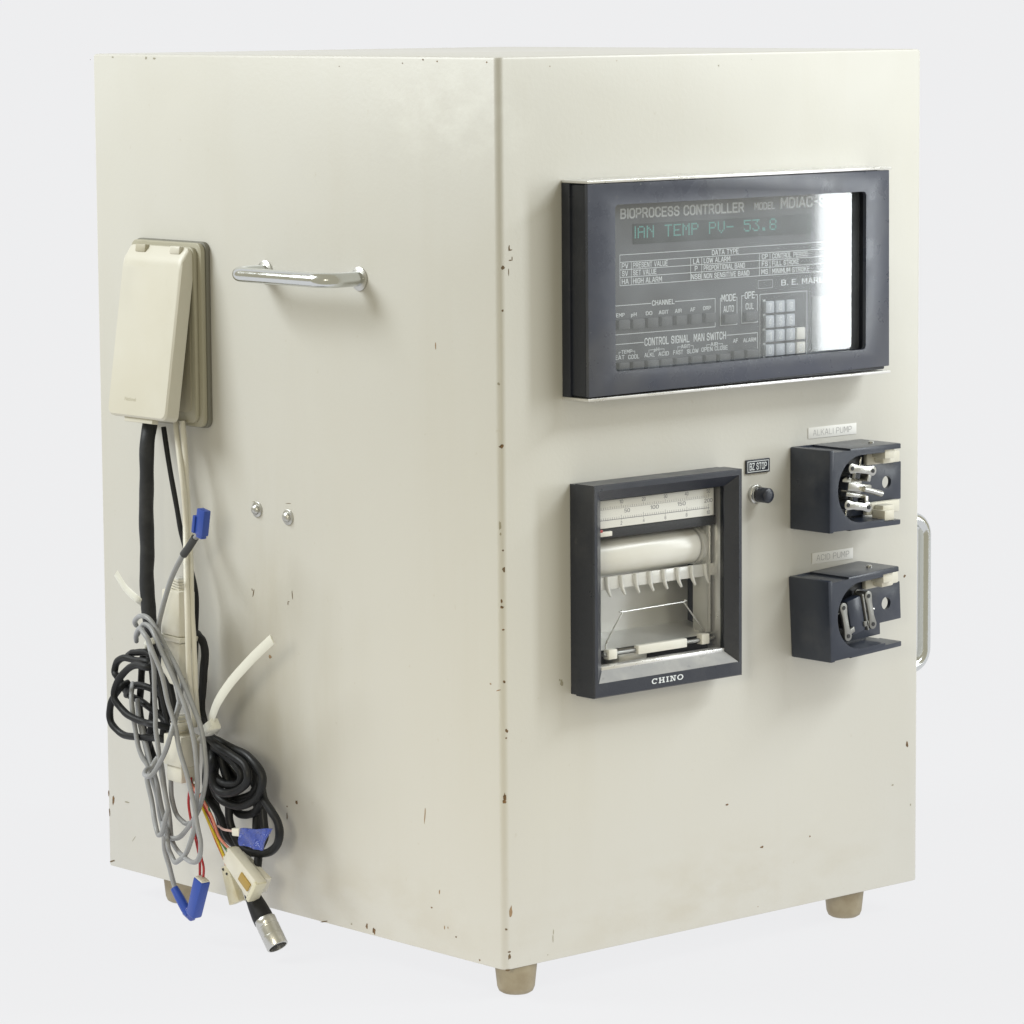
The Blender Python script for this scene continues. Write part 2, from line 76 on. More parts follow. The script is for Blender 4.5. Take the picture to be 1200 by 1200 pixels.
'PLUGBLK': [(-40, 224.0, 22.6), (-40, 207.9, 5.16)],
'PLUGMET': [(-40, 207.9, 5.16), (-40, 196.67, -9.96)],
'INL1': [(-34, 309.57, 237.02), (-34, 310.84, 228.28), (-34, 311.83, 194.93), (-34, 311.94, 191.21), (-34, 314.9, 159.96)],
'INL2': [(-40, 304.4, 139.77), (-40, 304.77, 127.36), (-40, 301.79, 125.28), (-40, 302.45, 102.92), (-40, 302.8, 91.09)],
}


# ------------------------------------------------------------------ materials
def mat(name, rgb, rough=0.5, metal=0.0, spec=0.5, emit=None, estr=0.0, noise=None, bump=None, coat=0.0, rnoise=0.0, trans=0.0, alpha=None, sss=0.0):
    m = bpy.data.materials.new(name); m.use_nodes = True
    nt = m.node_tree; b = nt.nodes['Principled BSDF']
    b.inputs['Base Color'].default_value = (*rgb, 1); b.inputs['Roughness'].default_value = rough; b.inputs['Metallic'].default_value = metal
    b.inputs['Specular IOR Level'].default_value = spec
    b.inputs['Coat Weight'].default_value = coat
    b.inputs['Transmission Weight'].default_value = trans
    if sss: b.inputs['Subsurface Weight'].default_value = sss; b.inputs['Subsurface Radius'].default_value = (.004, .004, .003); b.inputs['Subsurface Scale'].default_value = 1
    if emit: b.inputs['Emission Color'].default_value = (*emit, 1); b.inputs['Emission Strength'].default_value = estr
    tc = nt.nodes.new('ShaderNodeTexCoord')
    def nz(scale, detail=4, rough_=0.6, vec=None):
        n = nt.nodes.new('ShaderNodeTexNoise'); n.inputs['Scale'].default_value = scale; n.inputs['Detail'].default_value = detail; n.inputs['Roughness'].default_value = rough_
        nt.links.new(vec if vec else tc.outputs['Object'], n.inputs['Vector']); return n
    last = None
    for (scale, rgb2, lo, hi, amt) in (noise or []):
        n = nz(scale); r = nt.nodes.new('ShaderNodeMapRange'); r.inputs[1].default_value = lo; r.inputs[2].default_value = hi; r.inputs[3].default_value = 0; r.inputs[4].default_value = amt
        nt.links.new(n.outputs['Fac'], r.inputs[0])
        mx = nt.nodes.new('ShaderNodeMix'); mx.data_type = 'RGBA'; nt.links.new(r.outputs[0], mx.inputs[0])
        if last: nt.links.new(last, mx.inputs[6])
        else: mx.inputs[6].default_value = (*rgb, 1)
        mx.inputs[7].default_value = (*rgb2, 1); last = mx.outputs[2]
    if last: nt.links.new(last, b.inputs['Base Color'])
    if rnoise:
        n = nz(60); r = nt.nodes.new('ShaderNodeMapRange'); r.inputs[1].default_value = .3; r.inputs[2].default_value = .7; r.inputs[3].default_value = max(0, rough - rnoise); r.inputs[4].default_value = min(1, rough + rnoise)
        nt.links.new(n.outputs['Fac'], r.inputs[0]); nt.links.new(r.outputs[0], b.inputs['Roughness'])
    if bump:
        n = nz(bump[0], 3); bp = nt.nodes.new('ShaderNodeBump'); bp.inputs['Strength'].default_value = bump[1]; bp.inputs['Distance'].default_value = bump[2]
        nt.links.new(n.outputs['Fac'], bp.inputs['Height']); nt.links.new(bp.outputs['Normal'], b.inputs['Normal'])
    return m

def paint_material():
    m = mat('cabinet_paint', (0.60, 0.592, 0.555), 0.36, spec=0.5)
    nt = m.node_tree; b = nt.nodes['Principled BSDF']; tc = nt.nodes.new('ShaderNodeTexCoord')
    def noise(scale, detail, vec):
        n = nt.nodes.new('ShaderNodeTexNoise'); n.inputs['Scale'].default_value = scale; n.inputs['Detail'].default_value = detail; n.inputs['Roughness'].default_value = .6
        nt.links.new(vec, n.inputs['Vector']); return n.outputs['Fac']
    def rng(src, a, b_, lo, hi):
        r = nt.nodes.new('ShaderNodeMapRange'); r.inputs[1].default_value = a; r.inputs[2].default_value = b_; r.inputs[3].default_value = lo; r.inputs[4].default_value = hi
        nt.links.new(src, r.inputs[0]); return r.outputs[0]
    def mix(fac, a, rgb, first=None):
        mx = nt.nodes.new('ShaderNodeMix'); mx.data_type = 'RGBA'; nt.links.new(fac, mx.inputs[0])
        if first: mx.inputs[6].default_value = (*first, 1)
        else: nt.links.new(a, mx.inputs[6])
        mx.inputs[7].default_value = (*rgb, 1); return mx.outputs[2]
    o = tc.outputs['Object']
    mp = nt.nodes.new('ShaderNodeMapping'); mp.inputs['Scale'].default_value = (22, 22, 2.0); nt.links.new(o, mp.inputs[0])
    c = mix(rng(noise(5, 4, o), .38, .7, 0, .22), None, (0.57, 0.545, 0.465), (0.60, 0.592, 0.555))       # uneven yellowing
    c = mix(rng(noise(1, 5, mp.outputs[0]), .52, .78, 0, .08), c, (0.47, 0.42, 0.31))                        # vertical run marks
    c = mix(rng(noise(140, 2, o), .70, .80, 0, .28), c, (0.44, 0.40, 0.31))                                  # specks of dirt
    c = mix(rng(noise(28, 6, o), .60, .76, 0, .20), c, (0.64, 0.63, 0.57))                                   # pale scuffs
    # grime rubbed on by the hanging cables, and a paler patch near the top front corner
    def patch(c, loc, size, rgb, amt, sc_):
        m1 = nt.nodes.new('ShaderNodeMapping'); m1.inputs['Location'].default_value = [-l / s_ for l, s_ in zip(loc, size)]; m1.inputs['Scale'].default_value = [1 / s_ for s_ in size]; nt.links.new(o, m1.inputs[0])
        ln_ = nt.nodes.new('ShaderNodeVectorMath'); ln_.operation = 'LENGTH'; nt.links.new(m1.outputs[0], ln_.inputs[0])
        m2 = nt.nodes.new('ShaderNodeMapping'); m2.inputs['Scale'].default_value = sc_; nt.links.new(o, m2.inputs[0])
        mu = nt.nodes.new('ShaderNodeMath'); mu.operation = 'MULTIPLY'; nt.links.new(rng(ln_.outputs['Value'], .2, 1.0, 1, 0), mu.inputs[0]); nt.links.new(rng(noise(1, 4, m2.outputs[0]), .42, .66, 0, amt), mu.inputs[1])
        return mix(mu.outputs[0], c, rgb)
    c = patch(c, (0, .26, .16), (.05, .13, .22), (0.40, 0.35, 0.24), .24, (26, 26, 5))
    c = patch(c, (0, .05, .57), (.05, .10, .05), (0.68, 0.68, 0.64), .7, (40, 40, 60))
    c = patch(c, (.2, 0, .02), (.25, .05, .05), (0.43, 0.37, 0.25), .20, (20, 20, 40))
    c = patch(c, (0, .2, .02), (.05, .28, .05), (0.43, 0.37, 0.25), .20, (20, 20, 40))
    nt.links.new(c, b.inputs['Base Color'])
    nt.links.new(rng(noise(16, 5, o), .3, .7, .33, .40), b.inputs['Roughness'])
    bp = nt.nodes.new('ShaderNodeBump'); bp.inputs['Strength'].default_value = .10; bp.inputs['Distance'].default_value = .0006
    nt.links.new(noise(300, 2, o), bp.inputs['Height'])
    bp2 = nt.nodes.new('ShaderNodeBump'); bp2.inputs['Strength'].default_value = .25; bp2.inputs['Distance'].default_value = .004
    nt.links.new(noise(6, 1, o), bp2.inputs['Height']); nt.links.new(bp.outputs[0], bp2.inputs['Normal'])
    nt.links.new(bp2.outputs[0], b.inputs['Normal'])
    return m

def glass_material(name, ior, haze):
    m = bpy.data.materials.new(name); m.use_nodes = True; nt = m.node_tree; nt.nodes.clear()
    out = nt.nodes.new('ShaderNodeOutputMaterial'); tr = nt.nodes.new('ShaderNodeBsdfTransparent'); gl = nt.nodes.new('ShaderNodeBsdfGlossy'); df = nt.nodes.new('ShaderNodeBsdfDiffuse')
    gl.inputs['Roughness'].default_value = .035; df.inputs['Color'].default_value = (.72, .80, .92, 1)
    fr = nt.nodes.new('ShaderNodeFresnel'); fr.inputs[0].default_value = ior
    tc = nt.nodes.new('ShaderNodeTexCoord'); n = nt.nodes.new('ShaderNodeTexNoise'); n.inputs['Scale'].default_value = 30; n.inputs['Detail'].default_value = 6
    nt.links.new(tc.outputs['Object'], n.inputs['Vector'])
    r = nt.nodes.new('ShaderNodeMapRange'); r.inputs[1].default_value = .3; r.inputs[2].default_value = .75; r.inputs[3].default_value = haze * .6; r.inputs[4].default_value = haze * 1.5
    nt.links.new(n.outputs['Fac'], r.inputs[0])
    a = nt.nodes.new('ShaderNodeMixShader'); nt.links.new(r.outputs[0], a.inputs[0]); nt.links.new(tr.outputs[0], a.inputs[1]); nt.links.new(df.outputs[0], a.inputs[2])
    g2 = nt.nodes.new('ShaderNodeBsdfGlossy'); g2.inputs['Roughness'].default_value = .20; gm = nt.nodes.new('ShaderNodeMixShader'); gm.inputs[0].default_value = .27   # film of grime
    nt.links.new(gl.outputs[0], gm.inputs[1]); nt.links.new(g2.outputs[0], gm.inputs[2])
    c = nt.nodes.new('ShaderNodeMixShader'); ge = nt.nodes.new('ShaderNodeNewGeometry'); fm = nt.nodes.new('ShaderNodeMath'); fm.operation = 'SUBTRACT'; fm.use_clamp = True   # the pane's inner face must not total-reflect
    nt.links.new(fr.outputs[0], fm.inputs[0]); nt.links.new(ge.outputs['Backfacing'], fm.inputs[1])
    nt.links.new(fm.outputs[0], c.inputs[0]); nt.links.new(a.outputs[0], c.inputs[1]); nt.links.new(gm.outputs[0], c.inputs[2])
    nt.links.new(c.outputs[0], out.inputs[0]); return m

PAINT = paint_material()
BLACK = mat('black_plastic', (0.022, 0.026, 0.040), .34, rnoise=.07, bump=(900, .25, .0004), noise=[(18, (.075, .078, .088), .5, .8, .55), (70, (.12, .12, .125), .66, .8, .4)])
PUMPBLACK = mat('pump_plastic', (0.024, 0.031, 0.051), .30, spec=.55, rnoise=.03, bump=(300, .12, .0003), noise=[(25, (.085, .09, .105), .5, .8, .55)])
FRAME = mat('frame_plastic', (0.052, 0.060, 0.090), .30, spec=.6, rnoise=.06, bump=(1200, .2, .0003), noise=[(14, (.11, .112, .122), .45, .8, .6), (60, (.15, .15, .155), .68, .8, .35)])
DUSTY = mat('dusty_plastic', (0.30, 0.305, 0.32), .62, noise=[(40, (.42, .42, .42), .42, .72, .75), (150, (.06, .06, .07), .62, .8, .6)])
PLATE = mat('plate_ink', (0.034, 0.038, 0.050), .5, noise=[(20, (.055, .058, .07), .4, .7, .5)])
PRINT = mat('white_print', (0.72, 0.76, 0.80), .6)
GREYPRINT = mat('grey_print', (0.22, 0.23, 0.24), .6)
SCALEINK = mat('scale_ink', (0.24, 0.24, 0.27), .6)
FAINT = mat('faint_print', (0.42, 0.42, 0.43), .7)
DISPBLK = mat('display_filter', (0.012, 0.018, 0.020), .55, spec=.2)
DOTS = mat('display_dots', (0.02, 0.1, 0.09), .4, emit=(0.06, 0.60, 0.50), estr=.30)
BUTTON = mat('button_rubber', (0.060, 0.064, 0.075), .6, noise=[(200, (.12, .12, .13), .45, .75, .5)])
KEYM = mat('key_plastic', (0.46, 0.50, 0.58), .35)
KEYW = mat('key_white', (0.78, 0.78, 0.76), .35)
SIDEW = mat('side_window', (0.20, 0.21, 0.235), .3)
ALU = mat('aluminium', (0.80, 0.80, 0.80), .32, metal=.75, rnoise=.1)
CHROME = mat('chrome', (0.66, 0.68, 0.68), .17, metal=1, rnoise=.06, bump=(350, .12, .0005))
STEEL = mat('steel', (0.60, 0.60, 0.58), .34, metal=1, rnoise=.1, bump=(500, .15, .0003))
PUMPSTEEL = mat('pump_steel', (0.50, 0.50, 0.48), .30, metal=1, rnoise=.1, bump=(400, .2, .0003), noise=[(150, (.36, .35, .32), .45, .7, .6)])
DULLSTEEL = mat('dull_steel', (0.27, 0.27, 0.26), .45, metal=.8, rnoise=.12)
BACKPL = mat('recorder_back_metal', (0.64, 0.64, 0.62), .38, metal=.6, rnoise=.1, noise=[(12, (.54, .54, .52), .4, .7, .6)])
WHITEP = mat('white_plastic', (0.76, 0.75, 0.70), .42, noise=[(30, (.66, .63, .54), .45, .75, .5)])
ROLLER = mat('roller_white', (0.79, 0.785, 0.75), .26, spec=.5, noise=[(20, (.68, .66, .58), .5, .8, .6)])
SCALEP = mat('scale_white', (0.80, 0.80, 0.77), .5)
CLEARP = mat('clear_plastic', (0.84, 0.84, 0.82), .2, trans=.3, sss=0)
CAVITY = mat('cavity_black', (0.022, 0.023, 0.027), .6)
LABELW = mat('label_tape', (0.82, 0.82, 0.81), .5)
RUBBER = mat('foot_rubber', (0.33, 0.285, 0.20), .55, bump=(60, .2, .001), noise=[(50, (.20, .15, .085), .45, .75, .7)])
OUTLET = mat('outlet_plastic', (0.64, 0.62, 0.54), .4, rnoise=.06, noise=[(12, (.60, .57, .47), .45, .75, .5)])
OUTLETB = mat('outlet_base_plastic', (0.40, 0.38, 0.29), .45, rnoise=.06)
OUTLETIN = mat('outlet_inner', (0.46, 0.43, 0.33), .5)
GASKET = mat('gasket_rubber', (0.20, 0.195, 0.165), .6)
BLKCABLE = mat('black_cable', (0.009, 0.010, 0.012), .5, spec=.35, rnoise=.1, bump=(400, .2, .0004), noise=[(60, (.02, .021, .024), .5, .75, .5)])
CONDM = mat('conduit_rubber', (0.022, 0.024, 0.028), .55, spec=.4, rnoise=.08, bump=(250, .3, .0005), noise=[(40, (.065, .066, .07), .5, .75, .6)])
GREYCABLE = mat('grey_cable', (0.31, 0.32, 0.335), .42, noise=[(90, (.24, .24, .245), .45, .75, .6)], bump=(300, .15, .0004))
SLEEVEM = mat('cable_sleeve', (0.05, 0.052, 0.055), .5)
WCABLE = mat('white_cable', (0.68, 0.66, 0.58), .42, noise=[(30, (.58, .53, .40), .5, .75, .6)])
NYLON = mat('nylon_tie', (0.80, 0.80, 0.73), .38, trans=.12)
CONWHITE = mat('connector_white', (0.68, 0.66, 0.58), .4, noise=[(40, (.62, .58, .47), .5, .75, .5)])
CONBEIGE = mat('connector_beige', (0.70, 0.67, 0.52), .38, trans=.12, noise=[(60, (.58, .50, .30), .52, .75, .7)])
AMBER = mat('amber_resin', (0.40, 0.27, 0.07), .4)
BLUE = mat('blue_plastic', (0.026, 0.07, 0.36), .32)
BLUETAPE = mat('blue_tape', (0.022, 0.055, 0.34), .14, coat=.8, bump=(160, .9, .004))
RED = mat('red_wire', (0.42, 0.025, 0.03), .4); YEL = mat('yellow_wire', (0.62, 0.45, 0.03), .4); GRN = mat('green_wire', (0.04, 0.17, 0.06), .4)
ORG = mat('orange_wire', (0.62, 0.20, 0.03), .4); SALM = mat('salmon_wire', (0.62, 0.22, 0.15), .4); PINK = mat('pink_wire', (0.6, 0.40, 0.37), .4)
RUST = mat('rust', (0.22, 0.125, 0.055), .8, noise=[(600, (.07, .05, .03), .4, .6, .8)]); PRIMER = mat('chip_primer', (0.33, 0.22, 0.13), .8, noise=[(500, (.25, .17, .09), .4, .6, .8)])
SOOT = mat('dark_mark', (0.15, 0.105, 0.06), .8); GREYMARK = mat('grey_mark', (0.34, 0.32, 0.25), .8)
GLASS = glass_material('acrylic_pane', 1.95, .06); GLASS2 = glass_material('clear_pane', 1.25, .004)
SWEEP = mat('glow_sweep', (0.045, 0.045, 0.045), 1.0, spec=0.0, emit=(0.982, 0.984, 1.0), estr=0.82)  # near-black base; added glow makes the backdrop pale with hardly any shadow

# ------------------------------------------------------------------ helpers (all shapes in millimetres)
OFF = {}
def V(p): return Vector((p[0] * .001, p[1] * .001, p[2] * .001))
def link(name, me, m, parent=None, smooth=35, kind=None, label=None):
    o = bpy.data.objects.new(name, me); col.objects.link(o)
    if m: me.materials.append(m)
    if smooth:
        me.polygons.foreach_set('use_smooth', [True] * len(me.polygons)); me.set_sharp_from_angle(angle=math.radians(smooth))
    if parent is not None:
        o.parent = parent
        if parent in OFF: o.matrix_parent_inverse = Matrix.Translation(-OFF[parent])
    if kind: o['kind'] = kind
    if label: o['label'] = label
    return o
def thing(name, loc, label, cat, group=None):
    e = bpy.data.objects.new(name, None); col.objects.link(e); e.location = V(loc); OFF[e] = V(loc)
    e.empty_display_size = .05; e['label'] = label; e['category'] = cat
    if group: e['group'] = group
    return e
def tagt(o, label, cat, group=None):
    o['label'] = label; o['category'] = cat
    if group: o['group'] = group
    return o
class MB:
    def __init__(s): s.bm = bmesh.new()
    def add(s, verts, faces, xf=None):
        vs_ = [s.bm.verts.new(V(xf(v) if xf else v)) for v in verts]
        for f in faces:
            try: s.bm.faces.new([vs_[i] for i in f])
            except ValueError: pass
        return vs_
    def box(s, x0, x1, y0, y1, z0, z1, bev=0, xf=None, seg=2):
        t = bmesh.new()
        vv = [t.verts.new((x, y, z)) for x in (x0, x1) for y in (y0, y1) for z in (z0, z1)]
        for f in ((0, 1, 3, 2), (4, 6, 7, 5), (0, 4, 5, 1), (2, 3, 7, 6), (0, 2, 6, 4), (1, 5, 7, 3)): t.faces.new([vv[i] for i in f])
        if bev: bmesh.ops.bevel(t, geom=list(t.edges), offset=bev, segments=seg, affect='EDGES', profile=.5)
        t.verts.ensure_lookup_table(); t.verts.index_update()
        s.add([v.co[:] for v in t.verts], [[v.index for v in f.verts] for f in t.faces], xf); t.free(); return s
    def prism(s, poly, y0, y1, bev=0, xf=None, axis='y'):
        # outline in (x,z), pushed along y (or outline in (y,z) pushed along x)
        t = bmesh.new()
        mk = (lambda a, b, h: (a, h, b)) if axis == 'y' else (lambda a, b, h: (h, a, b))
        a_ = [t.verts.new(mk(p[0], p[1], y0)) for p in poly]; b_ = [t.verts.new(mk(p[0], p[1], y1)) for p in poly]; n = len(poly)
        t.faces.new(a_); t.faces.new(b_[::-1])
        for i in range(n): t.faces.new((a_[i], b_[i], b_[(i + 1) % n], a_[(i + 1) % n]))
        bmesh.ops.recalc_face_normals(t, faces=list(t.faces))
        if bev: bmesh.ops.bevel(t, geom=list(t.edges), offset=bev, segments=2, affect='EDGES', profile=.5)
        t.verts.ensure_lookup_table(); t.verts.index_update()
        s.add([v.co[:] for v in t.verts], [[v.index for v in f.verts] for f in t.faces], xf); t.free(); return s
    def tube(s, pts, r, seg=10, sub=6, closed=False, cap=True, flat=1.0, up=None, wob=0):
        P = [Vector(p) for p in pts]; n = len(P); C = []
        rng = range(n) if closed else range(n - 1)
        for i in rng:
            p0 = P[(i - 1) % n] if closed or i > 0 else P[0] * 2 - P[1]; p1 = P[i]; p2 = P[(i + 1) % n]; p3 = P[(i + 2) % n] if closed or i + 2 < n else P[-1] * 2 - P[-2]
            for k in range(sub):
                t = k / sub; C.append(.5 * ((2 * p1) + (p2 - p0) * t + (2 * p0 - 5 * p1 + 4 * p2 - p3) * t * t + (3 * p1 - p0 - 3 * p2 + p3) * t ** 3))
        if not closed: C.append(P[-1])
        if wob:
            ph = [random.uniform(0, 6.28) for _ in range(6)]
            C = [c + Vector((math.sin(i * .21 + ph[0]) + .6 * math.sin(i * .53 + ph[1]), math.sin(i * .19 + ph[2]) + .6 * math.sin(i * .47 + ph[3]), math.sin(i * .23 + ph[4]) + .6 * math.sin(i * .57 + ph[5]))) * wob for i, c in enumerate(C)]
        m = len(C); nrm = None; rings = []
        for i in range(m):
            a = C[(i - 1) % m] if closed or i > 0 else C[0]; b = C[(i + 1) % m] if closed or i < m - 1 else C[-1]
            tg = (b - a)
            if tg.length < 1e-9: tg = Vector((0, 0, 1))
            tg.normalize()
            if nrm is None:
                nrm = Vector(up) if up else tg.orthogonal()
            nrm = (nrm - tg * nrm.dot(tg)); nrm.normalize(); bi = tg.cross(nrm)
            rr = r(i / (m - 1)) if callable(r) else r
            rings.append([C[i] + (nrm * math.cos(2 * math.pi * j / seg) * flat + bi * math.sin(2 * math.pi * j / seg)) * rr for j in range(seg)])
        vv = [v for rg in rings for v in rg]; ff = []
        for i in range(m if closed else m - 1):
            k = (i + 1) % m
            for j in range(seg): ff.append((i * seg + j, i * seg + (j + 1) % seg, k * seg + (j + 1) % seg, k * seg + j))
        if cap and not closed: ff.append(tuple(range(seg - 1, -1, -1))); ff.append(tuple((m - 1) * seg + j for j in range(seg)))
        s.add(vv, ff); return s
    def lathe(s, prof, base, axis, seg=28, cap=True):
        # prof: list of (distance along axis, radius)
        ax = Vector(axis).normalized(); n = ax.orthogonal().normalized(); b = ax.cross(n); base = Vector(base); vv = []; ff = []
        for h, r in prof:
            for j in range(seg):
                a = 2 * math.pi * j / seg; vv.append(base + ax * h + (n * math.cos(a) + b * math.sin(a)) * r)
        for i in range(len(prof) - 1):
            for j in range(seg): ff.append((i * seg + j, i * seg + (j + 1) % seg, (i + 1) * seg + (j + 1) % seg, (i + 1) * seg + j))
        if cap: ff.append(tuple(range(seg - 1, -1, -1))); ff.append(tuple((len(prof) - 1) * seg + j for j in range(seg)))
        s.add(vv, ff); return s
    def build(s, name, m, parent=None, smooth=35, kind=None, label=None):
        bmesh.ops.recalc_face_normals(s.bm, faces=list(s.bm.faces))
        me = bpy.data.meshes.new(name); s.bm.to_mesh(me); s.bm.free(); return link(name, me, m, parent, smooth, kind, label)
def boolean(o, cutter, op='DIFFERENCE'):
    md = o.modifiers.new('cut', 'BOOLEAN'); md.object = cutter; md.operation = op; md.solver = 'EXACT'; md.use_self = True
    bpy.context.view_layer.update(); dg = bpy.context.evaluated_depsgraph_get()
    me = bpy.data.meshes.new_from_object(o.evaluated_get(dg)); old = o.data; o.modifiers.clear(); o.data = me
    bpy.data.meshes.remove(old); cm = cutter.data; bpy.data.objects.remove(cutter); bpy.data.meshes.remove(cm)
    me.polygons.foreach_set('use_smooth', [True] * len(me.polygons)); me.set_sharp_from_angle(angle=math.radians(35))
def rrect(x0, x1, z0, z1, r, n=5):
    out = []
    for cx, cz, a0 in ((x1 - r, z1 - r, 0), (x0 + r, z1 - r, 90), (x0 + r, z0 + r, 180), (x1 - r, z0 + r, 270)):
        for k in range(n + 1):
            a = math.radians(a0 + 90 * k / n); out.append((cx + r * math.cos(a), cz + r * math.sin(a)))
    return out
# flat lettering: glyph outlines turned to flat mesh
_cache = {}
def glyphs(s, bold):
    k = (s, bold)
    if k not in _cache:
        cu = bpy.data.curves.new('t', 'FONT'); cu.body = s; cu.resolution_u = 3; cu.offset = bold
        ob = bpy.data.objects.new('t', cu); col.objects.link(ob); bpy.context.view_layer.update()
        me = bpy.data.meshes.new_from_object(ob.evaluated_get(bpy.context.evaluated_depsgraph_get()))
        vv = [v.co[:] for v in me.vertices]; ff = [tuple(p.vertices) for p in me.polygons]
        bpy.data.objects.remove(ob); bpy.data.curves.remove(cu); bpy.data.meshes.remove(me)
        _cache[k] = (vv, ff)
    return _cache[k]
ST = {'A': ['0,0 1.7,6 2.3,6 4,0', '.6,1.9 3.4,1.9'], 'B': ['0,0 0,6 2.6,6 3.5,5.3 3.5,3.8 2.8,3.1 3.7,2.3 3.7,.8 2.8,0 0,0', '0,3.1 2.8,3.1'],
 'C': ['3.7,4.4 3.7,5 2.8,6 1,6 0,5 0,1 1,0 2.8,0 3.7,1 3.7,1.6'], 'D': ['0,0 0,6 2.4,6 3.7,4.8 3.7,1.2 2.4,0 0,0'], 'E': ['3.4,0 0,0 0,6 3.4,6', '0,3.1 2.9,3.1'],
 'F': ['0,0 0,6 3.4,6', '0,3.1 2.8,3.1'], 'G': ['3.7,4.6 3.7,5 2.8,6 1,6 0,5 0,1 1,0 2.8,0 3.7,1 3.7,2.7 2.2,2.7'], 'H': ['0,0 0,6', '3.6,0 3.6,6', '0,3.1 3.6,3.1'], 'I': ['.3,0 .3,6'],
 'K': ['0,0 0,6', '3.6,6 .3,2.7', '1.3,3.6 3.8,0'], 'L': ['0,6 0,0 3.2,0'], 'M': ['0,0 0,6 .5,6 2.2,1.8 3.9,6 4.4,6 4.4,0'], 'N': ['0,0 0,6 .5,6 3.2,0 3.7,0 3.7,6'],
 'O': ['1,0 2.7,0 3.7,1 3.7,5 2.7,6 1,6 0,5 0,1 1,0'], 'P': ['0,0 0,6 2.7,6 3.6,5.2 3.6,3.4 2.7,2.6 0,2.6'], 'R': ['0,0 0,6 2.7,6 3.6,5.2 3.6,3.5 2.7,2.8 0,2.8', '2.2,2.8 3.8,0'],
 'S': ['0,1.6 0,1 1,0 2.7,0 3.6,.9 3.6,2.1 2.8,3 .9,3.2 .1,4 .1,5.1 1,6 2.7,6 3.5,5.1 3.5,4.6'], 'T': ['0,6 3.6,6', '1.8,0 1.8,6'], 'U': ['0,6 0,1 1,0 2.7,0 3.7,1 3.7,6'],
 'V': ['0,6 1.7,0 2.2,0 3.9,6'], 'W': ['0,6 1.1,0 1.5,0 2.6,5 3.0,5 4.1,0 4.5,0 5.6,6'], 'X': ['0,0 3.8,6', '0,6 3.8,0'], 'Y': ['0,6 1.9,2.9 3.8,6', '1.9,0 1.9,2.9'], 'Z': ['0,6 3.6,6 3.6,5.4 0,.6 0,0 3.6,0'],
 'p': ['0,-1.8 0,3.8', '0,.4 1.8,0 2.8,.9 2.8,2.8 1.9,3.7 0,3.4'], '-': ['.4,2.9 2.4,2.9'], '.': ['.2,0 .2,.5'],
 '0': ['1,0 2.5,0 3.4,1 3.4,5 2.5,6 1,6 0,5 0,1 1,0'], '1': ['.2,4.8 1.4,6 1.4,0'], '2': ['0,4.8 .9,6 2.5,6 3.4,5 3.4,3.9 0,.6 0,0 3.4,0'], '3': ['0,5.2 .9,6 2.5,6 3.3,5.2 3.3,3.8 2.5,3.1 1.2,3.1', '2.5,3.1 3.4,2.2 3.4,.9 2.5,0 .9,0 0,.9'],
 '4': ['2.6,0 2.6,6 0,2 0,1.5 3.5,1.5'], '5': ['3.2,6 .3,6 .2,3.3 2.5,3.5 3.4,2.6 3.4,1 2.5,0 .9,0 0,.8'], '6': ['3.2,5.2 2.4,6 1,6 0,5 0,1 1,0 2.5,0 3.4,1 3.4,2.4 2.5,3.3 .2,3.3'], '7': ['0,6 3.4,6 3.4,5.4 1.3,0'],
 '8': ['1,0 2.4,0 3.4,.9 3.4,2.3 2.5,3.1 .9,3.1 .1,3.9 .1,5.2 .9,6 2.5,6 3.3,5.2 3.3,3.9 2.5,3.1', '.9,3.1 0,2.3 0,.9 1,0'], '9': ['.2,.8 1,0 2.4,0 3.4,1 3.4,5 2.4,6 .9,6 0,5 0,3.6 .9,2.7 3.2,2.7']}
def stroke_text(s, weight):
    """monoline gothic capitals as flat outlines, one strip a stroke"""
    vv = []; ff = []; x = 0; k = 0; h = weight / 2
    for ch in s:
        if ch == ' ': x += 2.9; continue
        wmax = 0
        for st in ST[ch]:
            P = [Vector([float(q) for q in p.split(',')]) for p in st.split()]; wmax = max(wmax, max(p.x for p in P)); loop = (P[0] - P[-1]).length < 1e-6
            if loop: P = P[:-1]
            n = len(P); i0 = len(vv)
            for i in range(n):
                a = P[i] - P[i - 1] if (i > 0 or loop) else P[1] - P[0]; b_ = P[(i + 1) % n] - P[i] if (i < n - 1 or loop) else P[-1] - P[-2]
                a = a.normalized(); b_ = b_.normalized(); na = Vector((-a.y, a.x)); nb = Vector((-b_.y, b_.x)); m = na + nb
                m = na if m.length < 1e-3 else m / m.length * min(1 / max(m.normalized().dot(na), .35), 2.2)
                e = Vector((0, 0))
                if not loop and i == 0: e = -a * h * .9
                if not loop and i == n - 1: e = b_ * h * .9
                for sg in (1, -1): q = P[i] + m * h * sg + e; vv.append((q.x + x, q.y, k % 7))
            for i in range(n if loop else n - 1):
                j = (i + 1) % n; ff.append((i0 + 2 * i, i0 + 2 * i + 1, i0 + 2 * j + 1, i0 + 2 * j))
            k += 1
        x += wmax + 1.75
    return vv, ff
def write(mb, s, x0, x1, zb, zc, put, weight=.95):
    vv, ff = stroke_text(s, weight); a = min(v[0] for v in vv); b = max(v[0] for v in vv)
    sx = (x1 - x0) / (b - a); sz = (zc - zb) / 6.0; out = []
    for v in vv:
        p = put(x0 + (v[0] - a) * sx, zb + v[1] * sz); out.append((p[0], p[1] - .008 * v[2], p[2]))
    mb.add(out, ff)

